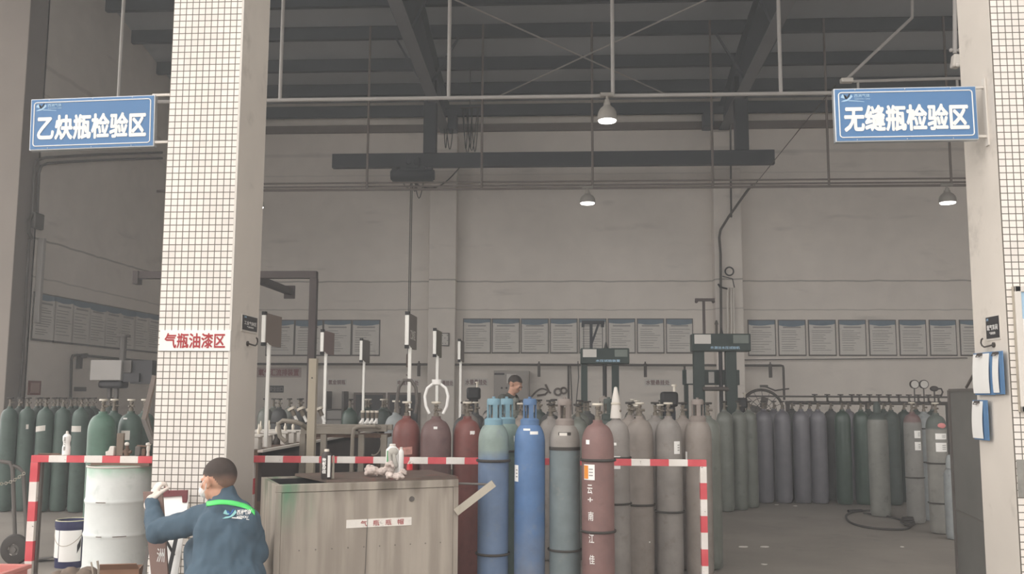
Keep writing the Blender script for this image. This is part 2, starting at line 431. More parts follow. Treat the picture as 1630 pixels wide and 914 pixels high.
# roof bracing rods
for a, c_ in (((712, -6), (1060, 150)), ((1140, -8), (790, 155))):
    pa = P(a[0], a[1], 14.0); pb = P(c_[0], c_[1], 18.4)
    struct(MB().cyl(pa, pb, .014, seg=8).build('bracing_rod', M_conduit))

# ------------------------------------------------------------------ overhead conduits, lamps, crane
def conduit_run(name, label, px0, py0, px1, py1, Y, r, hangers, topY, m=M_conduit):
    t = thing(name, label, 'pipe', (0, Y, 0))
    a, b_ = P(px0, py0, Y), P(px1, py1, Y)
    z = (a.z+b_.z)/2
    MB().cyl((a.x, 0, z), (b_.x, 0, z), r, seg=10).build('pipe_run', m, t)
    for hx in hangers:
        x = XatF(hx, Y, z+.6)
        MB().cyl((x, .0, z), (x, 0, roofz(Y)-.02), r*.95, seg=8).build('hanger_rod', m, t)
    return z
zr1 = conduit_run('lamp_conduit', 'pale conduit run hung on rods nearest the opening, carrying the large lamp', 250, 162, 1420, 147, 11.9, .026, (192, 448, 715, 975, 1241), 0)
zr2 = conduit_run('lamp_conduit', 'grey conduit run on thin rods deep inside, carrying the small lamps', 250, 303, 1600, 296, 17.0, .024, (585, 767, 943, 1134, 1318, 1512), 0, M_brownsteel)
for dy, Y, lb in ((-12, 17.04, 'topmost thin pipe of the three lines across the back wall'), (-6, 17.04, 'middle thin pipe of the three lines across the back wall')):
    a, b_ = P(300, 304+dy, Y), P(1600, 297+dy, Y); z = (a.z+b_.z)/2
    o = MB().cyl((a.x, Y, z), (b_.x, Y, z), .017, seg=8).build('thin_pipe', M_brownsteel); tag(o, lb, 'pipe')
def lamp(px, py0, py1, Y, wpx, label, zc):
    w = wpx*Y/F; h = (py1-py0)*Y/F
    x = XatF(px, Y, zc)
    t = thing('pendant_lamp', label, 'lamp', (x, Y-.058, zc - h), 0, 'round factory lamps')
    R = w/2
    MB().lathe([(0, h*.98), (.018, h*.98), (.018, h*.84), (R*.24, h*.80), (R*.26, h*.70), (R*.36, h*.68), (R*.38, h*.58), (R*.46, h*.55), (R*.72, h*.47), (R*.93, h*.33), (R, h*.18), (R, h*.06), (R*.93, .012)], 24).build('lamp_shade', M_lampshell, t)
    MB().lathe([(R*.92, .012), (R*.86, -.004), (0, -.010)], 24).build('lamp_glass', M_lamp, t)
    MB().cyl((-.09*w/.26, 0, h), (.09*w/.26, 0, h), .03, seg=10).build('junction_box', M_lampshell, t)
lamp(966, 150, 195, 11.9, 32, 'large white bell lamp, lit, hanging highest in the middle', zr1+.0)
lamp(935, 304, 331, 17, 25, 'small lit bell lamp in front of the middle of the back wall', zr2)
lamp(1505, 297, 327, 17, 26, 'small lit bell lamp near the right pillar, under the blue sign', zr2)
lamp(411, 302, 332, 17, 24, 'small lit bell lamp almost hidden behind the left pillar', zr2)

# crane: beam on two drop posts with an electric hoist
t = thing('crane_beam', 'long dark monorail beam hung from two posts before the back wall', 'beam', (0, 18.15, 0))
a, b_ = P(530, 257, 18.15), P(1232, 251, 18.15); zc = (a.z+b_.z)/2
b = MB().box((a.x, -.07, zc-.14), (b_.x, .07, zc-.115)); b.box((a.x, -.07, zc+.115), (b_.x, .07, zc+.14)); b.box((a.x, -.008, zc-.14), (b_.x, .008, zc+.14))
b.box((a.x, -.07, zc-.14), (a.x+.015, .07, zc+.14)); b.box((b_.x-.015, -.07, zc-.14), (b_.x, .07, zc+.14)); b.box((a.x, -.066, zc-.135), (b_.x, -.05, zc+.135))
b.build('i_beam', M_beam, t, smooth=0)
for px in (685, 1180):
    x = XatF(px, 18.15, 6.6)
    MB().box((x-.125, -.1, zc+.14), (x+.125, .1, 7.75)).build('drop_post', M_beam, t, smooth=0)
crane_z = zc
hx = XatF(656, 18.0, 5.8)
t = thing('electric_hoist', 'dark electric hoist with a fat drum under the crane beam', 'hoist', (hx, 18.15, zc-.14))
b = MB().cyl((-.40, -.08, -.17), (.40, -.08, -.17), .13, seg=20); b.cyl((-.43, -.08, -.17), (-.40, -.08, -.17), .10, seg=20); b.cyl((.40, -.08, -.17), (.43, -.08, -.17), .10, seg=20)
b.build('hoist_drum', M_beam, t)
MB().box((-.12, -.22, -.06), (.14, -.08, .17)).box((-.24, -.2, -.1), (.26, -.05, -.02)).cyl((-.06, -.24, .06), (-.06, -.2, .06), .05, seg=14).cyl((.08, -.24, .06), (.08, -.2, .06), .05, seg=14).box((-.40, -.2, -.1), (-.3, -.06, -.04)).box((.3, -.2, -.1), (.4, -.06, -.04)).build('trolley', M_beam, t, bevel=.01)
b = MB()
for k, (x0, x1, dp) in enumerate(((-.2, .0, .12), (-.02, .12, .2), (.05, .22, .34), (-.05, .1, .15))):
    b.tube([(x0+(x1-x0)*i/10, -.1, -.3-dp*math.sin(PI*i/10)) for i in range(11)], .009, 6)
b.build('loose_cables', M_cable, t)
b = MB()
for dx in (-.03, .0): b.cyl((dx, -.12, -.2), (dx+.0, -.12, -3.7), .009, seg=6)
b.build('hoist_rope', M_cable, t)
MB().box((-.05, -.16, -3.95), (.02, -.08, -3.7)).tube([(-.015, -.12, -3.95), (-.015, -.12, -4.02), (.03, -.12, -4.08), (.0, -.12, -4.13), (-.05, -.12, -4.09)], .014, 8).build('hook', M_rust, t, bevel=.005)
b = MB().tube([P(660+ (732-660)*i/12, 292+ 12*math.sin(PI*i/12) - 26*(i/12)**2, 18.0) - Vector((hx, 18.15, zc-.14)) for i in range(13)], .012, 6)
b.build('feed_cable', M_cable, t)
# festoon cable loops at the beam's left post
t = thing('cable_bundle', 'loops of thin black cable hanging beside the left drop post', 'cable', P(745, 190, 18.6))
o0 = P(745, 190, 18.6); b = MB()
for x0, x1, y0, y1 in ((738, 745, 172, 238), (745, 752, 172, 236), (750, 762, 172, 242), (742, 760, 172, 240), (736, 752, 172, 244)):
    b.tube([P(x0+(x1-x0)*i/12, y0+(y1-y0)*math.sin(PI*i/12), 18.6)-o0 for i in range(13)], .009, 5)
b.build('cable_loops', M_cable, t)
MB().cyl(P(733, 172, 18.6)-o0, P(764, 171, 18.6)-o0, .012, seg=8).cyl(P(748, 171.5, 18.6)-o0, Vector((P(748, 171.5, 18.6).x, 18.6, roofz(18.6)))-o0, .008, seg=6).build('hanger', M_darkpipe, t)
b = MB()
for x0, x1, y0, y1 in ((707, 712, 205, 236), (711, 721, 206, 238)):
    b.tube([P(x0+(x1-x0)*i/12, y0+(y1-y0)*math.sin(PI*i/12), 18.6)-o0 for i in range(13)], .01, 5)
b.build('short_cable_loops', M_cable, t)

# right side ceiling fittings
t = thing('drop_conduit', 'white conduit dropping to a small camera beside the right blue sign', 'pipe', P(1520, 60, 9.0))
o0 = P(1520, 60, 9.0)
b = MB().cyl(P(1520, -60, 9.0)-o0, P(1520, 85, 9.0)-o0, .02, seg=10); b.build('conduit', M_conduit, t)
MB().cyl(P(1514, 80, 9.0)-o0, P(1527, 80, 9.0)-o0, .012, seg=8).ell(P(1514, 80, 9)-o0, (.02,)*3, seg=8).ell(P(1527, 80, 9)-o0, (.02,)*3, seg=8).build('clamp', M_conduit, t)
q = P(1521, 98, 9.0)-o0
MB().obox(q, (.07, .09, .13), Matrix.Rotation(.15, 3, 'Y')).ell(q+Vector((0, -.05, -.05)), (.025, .02, .025), seg=10).build('camera_body', M_offwhite, t, bevel=.015)
t = thing('diagonal_conduit', 'pale conduit slanting across the ceiling above the right blue sign', 'pipe', P(1400, 70, 13.0))
o0 = P(1400, 70, 13.0)
MB().tube([P(1452, -40, 13)-o0, P(1452, 28, 13)-o0, P(1372, 103, 13)-o0, P(1346, 128, 13)-o0], .022, 8).build('conduit', M_conduit, t)
MB().box(P(1338, 132, 13)-o0-Vector((0, .05, 0)), P(1357, 125, 13)-o0+Vector((0, .05, 0))).build('junction_box', M_offwhite, t, bevel=.01)
o = MB().cyl((XatF(1358, 13, 5.8), 13, P(1400, 129, 13).z), (XatF(1560, 13, 5.8), 13, P(1540, 124, 13).z), .022, seg=8)
for hx_ in (1366, 1524):
    x = XatF(hx_, 13, 5.8); o.cyl((x, 13, P(1400, 129, 13).z), (x, 13, P(1400, 142, 13).z-.4), .018, seg=8)
tag(o.build('cross_conduit', M_conduit), 'short level conduit above and behind the right blue sign', 'pipe')
tag(MB().tube([P(1330, 135, 14), P(1200, 296, 18), P(1197, 300, 18)], .008, 5).build('stay_wire', M_darkpipe), 'thin slanting wire from the ceiling to the lamp pipes on the right', 'wire')
t = thing('wall_conduit', 'dark conduit bending down the right wall column to a cable coil', 'pipe', P(1147, 400, 19.5))
o0 = P(1147, 400, 19.5)
MB().tube([P(1197, 295, 18.9)-o0, P(1190, 303, 19.2)-o0, P(1160, 345, 19.5)-o0, P(1147, 366, 19.55)-o0, P(1145, 378, 19.6)-o0, P(1147, 405, 19.6)-o0, P(1148, 530, 19.6)-o0], .026, 8).build('conduit', M_darkpipe, t)
c = P(1161, 432, 19.5)-o0
MB().torus(c, .085, .016, (0, 1, 0)).tube([P(1150, 440, 19.5)-o0, P(1166, 444, 19.5)-o0, P(1169, 458, 19.5)-o0], .012, 6).tube([P(1143, 452, 19.5)-o0, P(1146, 457, 19.5)-o0, P(1158, 460, 19.5)-o0], .02, 6).build('cable_coil', M_cable, t)
b = MB()
for x in (1158, 1164, 1168): b.cyl(P(x, 458, 19.62)-o0, P(x+1, 560, 19.62)-o0, .022, seg=8)
b.build('riser_tubes', M_offwhite, t)
tag(MB().tube([P(1163, 195, 19.55), P(1163, 250, 19.55), P(1164, 346, 19.55)], .02, 8).build('drop_pipe', M_darkpipe), 'thin dark pipe down the right wall column behind the crane beam', 'pipe')

# ------------------------------------------------------------------ blue hanging signs
def swoosh(parent, cx, cz, s, y, right=(1, 0, 0), mats=None, fn=None):
    """company mark: two crossing leaf strokes over a long tail"""
    R_ = Vector(right); U_ = Vector((0, 0, 1)); C_ = Vector((cx, y, cz))
    def pl(pts, name, m):
        q = [C_ + R_*(a*s) + U_*(c*s) for a, c in pts]
        if fn: q = [v for v in (fn(p) for p in q) if v is not None]
        if len(q) < 3: return None
        me = bpy.data.meshes.new(name); me.from_pydata(q, [], [tuple(range(len(q)))]); me.update(); return link(me, name, m, parent, smooth=0)
    m1, m2, m3 = mats
    pl([(-.95, -.05), (-.8, .3), (-.6, .5), (-.3, .1), (-.1, -.12), (-.45, -.2)], 'logo_leaf', m1)
    pl([(-.55, .42), (-.2, .3), (.0, .0), (.3, .5), (.55, .55), (.3, .05), (-.05, -.3), (-.3, -.2)], 'logo_stroke', m2)
    pl([(-.95, -.72), (-.6, -.5), (.0, -.35), (.45, .1), (.62, .45), (.85, .1), (.55, -.25), (.1, -.58), (-.4, -.7)], 'logo_leaf', m1)
    pl([(.3, -.48), (1.2, -.55), (2.6, -.72), (2.6, -.8), (1.2, -.68), (.2, -.62)], 'logo_tail', m3)

def blue_sign(label, corners, Y, txt, rot, arms):
    (x0, y0), (x1, y1), (x2, y2), (x3, y3) = corners
    A, B, C_, D = [P(*q, Y) for q in corners]
    cen = (A+B+C_+D)/4
    w = ((B-A).length + (C_-D).length)/2; h = ((A-D).length+(B-C_).length)/2
    t = thing('hanging_sign', label, 'sign', cen, 0, 'blue hanging area signs')
    t.rotation_euler = (0, -rot, 0)
    MB().box((-w/2, .0, -h/2), (w/2, .05, h/2)).build('sign_box', M_alu, t, bevel=.004)
    MB().box((-w/2+.008, -.004, -h/2+.008), (w/2-.008, 0, h/2-.008)).build('sign_face', M_blue, t, smooth=0)
    # rounded white border line
    pts = []; bw, bh, rr = w/2-.032, h/2-.032, .02
    for cx, cz, a0 in ((bw-rr, bh-rr, 0), (-bw+rr, bh-rr, PI/2), (-bw+rr, -bh+rr, PI), (bw-rr, -bh+rr, 1.5*PI)):
        for k in range(5): a = a0+PI/2*k/4; pts.append((cx+rr*math.cos(a), -.005, cz+rr*math.sin(a)))
    MB().tube(pts, .0042, 6, True).build('border_line', M_white, t)
    text('lettering', txt, w*.875, h*.50, (.0, -.0065, -h*.07), M_white, t, bold=.04)
    swoosh(t, -w*.5+.09, h*.5-.066, .046, -.006, mats=(M_ltblue, M_beam, M_ltblue))
    text('logo_lettering', '西洲气体', .11, .026, (-w*.5+.195, -.006, h*.5-.056), M_ltblue, t)
    text('logo_lettering', 'XIZHOU GAS', .11, .011, (-w*.5+.195, -.006, h*.5-.080), M_ltblue, t)
    b = MB()
    for sx in (-.35, .0, .32, ):
        for sz in (-1, 1): b.ell((sx*w, -.005, sz*(h/2-.014)), (.004, .003, .004), seg=8)
    b.build('rivets', M_alu, t)
    for kind, pts in arms:
        q = [p - cen for p in pts]
        if kind == 'arm': MB().bar(q[0], q[1], .018).build('bracket_arm', M_offwhite, t, smooth=0)
        else: MB().box(q[0], q[1]).build('bracket_plate', M_offwhite, t, smooth=0, bevel=.002)
YL = 6.95
blue_sign('blue hanging sign with white characters, bracketed to the left tiled pillar', [(49, 159), (247, 150), (245, 233), (47, 240)], YL, '乙炔瓶检验区', .024,
          [('arm', (P(244, 154, YL+.02), Vector((PLX0, YL+.02, P(262, 153, YL).z)))), ('arm', (P(242, 229, YL+.02), Vector((PLX0, YL+.02, P(262, 228, YL).z))))])
YR = 6.62
zz0, zz1 = P(1580, 232, YR).z, P(1580, 124, YR).z
blue_sign('blue hanging sign with white characters, bracketed to the right pillar', [(1328, 142), (1555, 136), (1557, 222), (1329, 227)], YR, '无缝瓶检验区', .008,
          [('arm', (P(1552, 141, YR+.02), Vector((PRX0-.004, YR+.02, P(1580, 138, YR).z)))), ('arm', (P(1552, 218, YR+.02), Vector((PRX0-.004, YR+.02, P(1580, 217, YR).z)))),
           ('plate', (Vector((PRX0-.012, YR-.005, zz0)), Vector((PRX0, YR+.045, zz1))))])
# white notice on the left pillar front
A, D = P(255, 526, 6.49), P(366, 559, 6.49); cen = (A+D)/2
t = thing('pillar_notice', 'white notice with five red characters on the tiled left pillar', 'sign', (cen.x, 6.5, cen.z))
w, h = D.x-A.x, A.z-D.z
MB().box((-w/2, -.012, -h/2), (w/2, 0, h/2)).build('notice_board', M_white, t, smooth=0, bevel=.002)
text('lettering', '气瓶油漆区', w*.86, h*.74, (0, -.0135, 0), M_redtext, t, bold=.025)
def side_plate(label, X, pxs, pys, txt, sgn):
    # plate on a pillar's side face; sgn=+1 faces +X
    a = PX(pxs[0], pys[0], X); b_ = PX(pxs[1], pys[1], X)
    y0, y1 = sorted((a.y, b_.y)); z0, z1 = sorted((a.z, b_.z))
    t = thing('name_plate', label, 'sign', (X, (y0+y1)/2, (z0+z1)/2))
    w, h = y1-y0, z1-z0; R_ = (0, sgn, 0)
    MB().box((0 if sgn > 0 else -.006, -w/2-.008, -h/2-.014), (.006 if sgn > 0 else 0, w/2+.008, h/2+.006)).build('backing', M_offwhite, t, smooth=0)
    MB().box((.006 if sgn > 0 else -.010, -w/2, -h/2), (.010 if sgn > 0 else -.006, w/2, h/2)).build('plate_face', M_plate, t, smooth=0)
    xf = .0112*sgn
    text('lettering', txt, w*.84, h*.27, (xf, 0, h*.0), M_white, t, right=R_, bold=.02)
    text('lettering', '气体检验', w*.46, h*.13, (xf, 0, -h*.27), M_white, t, right=R_)
    text('logo_lettering', '洲', w*.17, h*.12, (xf, -sgn*w*.36, h*.38), M_ltblue, t, right=R_)
def hook(label, p, sgn):
    t = thing('wall_hook', label, 'hook', p)
    MB().cyl((0, 0, 0), (.012*sgn, 0, 0), .018, seg=12).build('hook_base', M_darkpipe, t)
    pts = [(.01*sgn, 0, 0), (.035*sgn, .01, -.004)] + [(sgn*(.055+.022*math.sin(a)), .02+.0*a, .022-.028*math.cos(a)) for a in [PI*k/9 for k in range(10)]]
    pts = [(sgn*.010, 0, 0), (sgn*.03, .03, -.008), (sgn*.04, .07, -.012), (sgn*.042, .10, .0), (sgn*.042, .115, .02), (sgn*.042, .105, .04), (sgn*.042, .085, .048)]
    MB().tube(pts, .006, 8).build('hook_wire', M_darkpipe, t)
PL1 = PLX0+.5225
side_plate('small black name plate on the left pillar, right side above the hook', PL1, (385, 407), (501, 529), '工业气体区', 1)
hook('dark steel hook on the left pillar below the black plate', PX(393, 547, PL1), 1)
side_plate('black name plate with four large characters on the right pillar', PRX0, (1571, 1593), (506, 537), '氧气车间', -1)
hook('dark steel hook on the right pillar above the clipboards', PX(1583, 549, PRX0), -1)
# clipboards hanging on the right pillar's side
def clipboard(label, X, pxa, pya, pxb, pyb, off, paper_frac=.8, skew=0):
    a = PX(pxa, pya, X); b_ = PX(pxb, pyb, X)
    y0, y1 = sorted((a.y, b_.y)); z0, z1 = sorted((a.z, b_.z)); w, h = y1-y0, z1-z0
    t = thing('clipboard', label, 'clipboard', (X-off, (y0+y1)/2, z1)); t.rotation_euler = (skew, .0, 0)
    MB().box((-.006, -w/2, -h), (0, w/2, 0)).build('board', M_blueboard, t, bevel=.002)
    b = MB(); n = 8
    for i in range(n):
        za, zb = -h*.03-h*.93*i/n, -h*.03-h*.93*(i+1)/n
        xa, xb = -.008-.012*math.sin(i/n*2.4), -.008-.012*math.sin((i+1)/n*2.4)
        b.prism([(xa, w/2*.98, za), (xb, w/2*.98, zb), (xb+.003, w/2*.98, zb), (xa+.003, w/2*.98, za)], (0, -w*paper_frac, 0))
    b.build('paper', M_white, t)
    b = MB().box((-.022, -.03+w*.1, -.022), (-.006, .03+w*.1, -.004)); b.tube([(-.02, -.03+w*.1, -.01), (-.03, -.03+w*.1, -.03), (-.03, .03+w*.1, -.03), (-.02, .03+w*.1, -.01)], .003, 6)
    b.build('clip', M_darkpipe, t)
    MB().cyl((off+.002, 0, -.006), (-.004, 0, -.006), .003, seg=6).build('nail', M_darkpipe, t)
M_blueboard = mat('blue clipboard plastic', (88, 126, 166), .45, var=.06)
M_darkblue = mat('slate clipboard plastic', (86, 98, 118), .45, var=.06)
clipboard('blue clipboard with white sheets, upper and nearer the interior, on right pillar', PRX0, 1557, 563, 1593, 629, .03)
clipboard('upper clipboard nearest the tiled edge of the right pillar', PRX0, 1589, 560, 1608, 628, .03, .6)
clipboard('lower blue clipboard with white sheets on the right pillar', PRX0, 1556, 637, 1583, 702, .03, .7)
# notice board and grey plate on right pillar front
t = thing('notice_board', 'aluminium framed notice board cut by the right edge of the picture', 'notice board', (PRX0, 6.5, 0))
xa, z1, z0 = P(1612, 456, 6.48).x - PRX0, P(1612, 456, 6.48).z, P(1614, 656, 6.48).z
MB().box((xa, -.035, z0), (xa+.6, 0, z1)).build('board_back', M_galv, t, smooth=0)
b = MB()
for lo, hi in (((xa, z0), (xa+.04, z1)), ((xa+.56, z0), (xa+.6, z1)), ((xa, z0), (xa+.6, z0+.04)), ((xa, z1-.04), (xa+.6, z1))): b.box((lo[0], -.05, lo[1]), (hi[0], -.033, hi[1]))
b.build('board_frame', M_offwhite, t, smooth=0, bevel=.004)
MB().box((xa+.04, -.038, z1-.22), (xa+.56, -.035, z1-.04)).build('blue_header', M_ltblue, t, smooth=0)
MB().box((xa+.04, -.038, z0+.04), (xa+.56, -.035, z1-.22)).build('white_sheet', M_white, t, smooth=0)
q0, q1 = P(1620, 732, 6.48), P(1630, 792, 6.48)
tag(MB().box((0, -.01, q1.z), (.3, 0, q0.z)).build('meter_cover', mat('grey meter cover', (136, 134, 128), .5, var=.25, scale=14), loc=(q0.x, 6.5, 0)), 'mottled grey cover plate low on the right pillar front', 'cover plate')

# ------------------------------------------------------------------ notices on the walls
ORD = ['first', 'second', 'third', 'fourth', 'fifth', 'sixth', 'seventh', 'eighth', 'ninth', 'tenth', 'eleventh', 'twelfth', 'thirteenth', 'fourteenth', 'fifteenth', 'sixteenth']
def poster(cx, cz, w, h, label, group, rz=0, x=None, y=None, seed=0):
    rnd = random.Random(seed)
    t = thing('wall_poster', label, 'poster', (cx if x is None else x, y, cz), rz, group)
    MB().box((-w/2, -.02, -h/2), (w/2, 0, h/2)).build('poster_frame', M_frame, t, smooth=0)
    MB().box((-w/2+.02, -.024, -h/2+.03), (w/2-.02, -.02, h/2-.02)).build('poster_sheet', M_paper, t, smooth=0)
    hh = rnd.uniform(.06, .1)
    b = MB(); n = 8
    pts = [(-w/2+.02, -.0245, h/2-.02)] + [(-w/2+.02+(w-.04)*i/n, -.0245, h/2-.02-hh-.03*math.sin(i/n*3+rnd.random()*.4)) for i in range(n+1)] + [(w/2-.02, -.0245, h/2-.02)]
    b.prism(pts, (0, -.001, 0)); b.build('poster_header', M_notice, t, smooth=0)
    b = MB(); b.box((-w*.32, -.0255, h*.27), (w*.32, -.0245, h*.31))
    z = h*.2
    while z > -h*.38:
        L = rnd.uniform(.5, 1); b.box((-w*.38, -.0255, z-.012), (-w*.38+w*.76*L, -.0245, z)); z -= rnd.uniform(.035, .06)
    b.build('poster_text', M_print, t, smooth=0)
def poster_row(x0, x1, n, y0, y1, where, group, pitch=None):
    for i in range(n):
        a = x0 + (x1-x0)*i/n; b_ = a + (x1-x0)/n - 2
        A, B = P(a, y0, 19.97), P(b_, y1, 19.97)
        poster((A.x+B.x)/2, (A.z+B.z)/2, B.x-A.x, A.z-B.z, '%s notice from the left %s' % (ORD[i], where), group, y=20.0, seed=i*7+int(x0))
poster_row(424, 606, 4, 509, 567, 'in the row between left pillar and left wall column', 'notices left of the wall column')
poster_row(737, 1106, 8, 507, 563, 'in the row between the two wall columns', 'notices between the wall columns')
poster_row(1190, 1575, 8, 509, 567, 'in the row right of the right wall column', 'notices right of the wall column')
lx = [52, 85, 114, 141, 166, 190, 213, 234, 254]
for i in range(8):
    A = PX(lx[i], 467+(lx[i]-67)*.187, LEFT_X); B = PX(lx[i+1], 542+(lx[i+1]-52)*.106, LEFT_X)
    w = B.y-A.y-.03; zt = PX(lx[i], 466.7+(lx[i]-67)*.187, LEFT_X).z; zb = PX(lx[i], 542+(lx[i]-52)*.106, LEFT_X).z
    poster(0, (zt+zb)/2, w, zt-zb, '%s notice from the near end of the left side wall' % ORD[i], 'notices on the left side wall', PI/2, LEFT_X, (A.y+B.y)/2, seed=90+i)

def wall_label(name, label, x0, y0, x1, y1, txt, Y=19.98, board=M_paper, ink=M_darkredtext, frac=(.9, .7), cat='sign'):
    A, B = P(x0, y0, Y), P(x1, y1, Y); cen = (A+B)/2
    t = thing(name, label, cat, (cen.x, Y+.02, cen.z)); w, h = B.x-A.x, A.z-B.z
    MB().box((-w/2, -.012, -h/2), (w/2, 0, h/2)).build('board', board, t, smooth=0)
    text('lettering', txt, w*frac[0], h*frac[1], (0, -.0135, 0), ink, t, bold=.02)
wall_label('wall_label', 'white label with red characters on back wall behind tall brown post', 521, 603, 551, 614, '氩金钢瓶')
wall_label('wall_label', 'pale label with characters left of the wall column, behind first sign pole', 631, 604, 668, 615, '电缆悬挂处')
wall_label('wall_label', 'pale label with characters at the foot of left wall column', 690, 604, 723, 616, '水管悬挂处', 19.66)
wall_label('wall_label', 'pale label with characters left of the electric cabinet', 739, 602, 777, 615, '水管悬挂处')
wall_label('wall_label', 'pale label with characters between the two green presses', 1026, 603, 1068, 615, '水管悬挂处')
wall_label('wall_banner', 'reddish banner with large characters beside the left pillar', 408, 585, 479, 601, '氧气汇流排装置', ink=mat('dull red lettering', (124, 60, 62), .6, var=.05), board=mat('faded pink board', (176, 160, 156), .6, var=.05))
wall_label('dark_wall_sign', 'small dark framed sign on back wall under the reddish banner', 428, 614, 451, 625, '安全出口', board=M_plate, ink=M_print)
# socket panel on column
A, B = P(702, 530, 19.66), P(715, 551, 19.66)
t = thing('switch_panel', 'small square switch panel on the left wall column', 'switch', ((A.x+B.x)/2, 19.68, (A.z+B.z)/2))
w, h = B.x-A.x, A.z-B.z
MB().box((-w/2, -.04, -h/2), (w/2, 0, h/2)).build('panel_box', M_frame, t, smooth=0); MB().box((-w/2+.02, -.045, -h/2+.02), (w/2-.02, -.04, h/2-.02)).build('panel_face', M_paper, t, smooth=0)
b = MB()
for k, (u, v) in enumerate(((-.3, .3), (.3, .3), (0, .1), (-.25, -.3), (.05, -.3), (.3, -.1))): b.cyl((u*w, -.052, v*h), (u*w, -.045, v*h), .009, seg=8)
b.build('buttons', M_black, t)
# electric cabinet
A, B = P(786, 590, 19.6), P(842, 700, 19.6)
t = thing('electric_cabinet', 'grey electric cabinet with a warning triangle behind the standing worker', 'cabinet', ((A.x+B.x)/2, 19.97, B.z))
w, h = B.x-A.x, A.z-B.z
MB().box((-w/2, -.35, 0), (w/2, 0, h)).build('cabinet_body', mat('cabinet grey', (158, 152, 146), .5, var=.05), t, bevel=.01)
MB().box((-w/2+.02, -.362, .04), (w/2-.02, -.35, h-.1)).build('cabinet_door', mat('cabinet grey', (158, 152, 146)), t, bevel=.004)
MB().box((-w/2+.27, -.368, h-.26), (w/2-.27, -.362, h-.07)).build('warning_label', M_paper, t, smooth=0)
b = MB(); s = .08; zc = h-.18
tri = [Vector((s*math.sin(a), -.371, zc+s*math.cos(a))) for a in (0, 2*PI/3, 4*PI/3)]
b.tube(tri, .009, 6, True); b.bar(Vector((0, -.371, zc+.035)), Vector((0, -.371, zc-.01)), .014); b.build('warning_triangle', M_black, t)
b = MB()
for u in (-.2, -.1, .0): b.cyl((u, -.375, h-.36), (u, -.36, h-.36), .022, seg=10)
b.build('indicator', M_black, t)
b = MB().box((-w/2+.01, -.358, h-.09), (-w/2+.22, -.352, h-.05)); b.build('name_strip', M_plate, t, smooth=0)
# service pipe along the back wall with hanging valves
t = thing('service_pipe', 'long dark service pipe along the back wall under the notices', 'pipe', (0, 19.75, 0))
zp = P(900, 581, 19.75).z; xa, xb = XatF(405, 19.75, 2.1), XatF(1247, 19.75, 2.1)
MB().tube([(xa, 0, zp), (xb-.05, 0, zp), (xb-.01, 0, zp-.01), (xb, 0, zp-.05), (xb, 0, 1.5), (xb, 0, 1.46)], .024, 8).build('pipe_run', M_darkpipe, t)
for px in (495, 667, 858, 1027, 1226):
    x = XatF(px, 19.75, 2.0); MB().box((x-.03, -.06, zp-.25), (x+.03, 0, zp+.03)).cyl((x, -.03, zp+.03), (x, -.03, zp+.07), .015, seg=8).build('hanging_valve', M_darkpipe, t)
for px in (905, 1090):
    x = XatF(px, 19.75, 1.8); MB().cyl((x, 0, zp), (x, 0, 1.2), .022, seg=8).build('branch_pipe', M_darkpipe, t)
tag(MB().cyl(P(908, 580, 19.8), P(911, 660, 19.8), .012, seg=6).tube([P(920, 575, 19.8), P(921, 600, 19.8), P(916, 655, 19.8)], .012, 6).build('wall_cables', M_darkpipe), 'two thin cables down the wall left of the smaller press', 'cable')
tag(MB().tube([P(1212, 614, 19.7), P(1222, 617, 19.7), P(1234, 622, 19.7), P(1246, 620, 19.7), P(1256, 619, 19.7)], .018, 6).box(P(1210, 617, 19.7)-Vector((0, .03, 0)), P(1222, 613, 19.7)+Vector((0, .03, 0))).build('wall_hose', M_darkpipe), 'short curved hose with nozzle hooked on the back wall', 'hose')
tag(MB().cyl(P(1180, 573, 19.9), P(1540, 570, 19.9), .01, seg=6).build('notice_wire', M_darkpipe), 'thin dark wire under the right hand row of notices', 'wire')
# wall plant-like scribble stains near worker: wall hooks with coiled hose
tag(MB().tube([P(846+ (877-846)*i/10, 632-10*math.sin(i/10*PI)+(-6*i/10), 19.975) for i in range(11)], .02, 6).tube([P(868, 612, 19.975), P(873, 622, 19.975), P(868, 628, 19.975), P(855, 630, 19.975)], .025, 6).build('coiled_hose', M_brownsteel), 'dull hose looped on back wall right of the worker', 'hose')
tag(MB().torus(P(888, 624, 19.975), .07, .02, (0, 1, 0)).torus(P(897, 622, 19.97), .06, .02, (.1, 1, 0)).build('coiled_cable', M_brownsteel), 'small coil of cable on back wall left of the smaller press', 'cable')
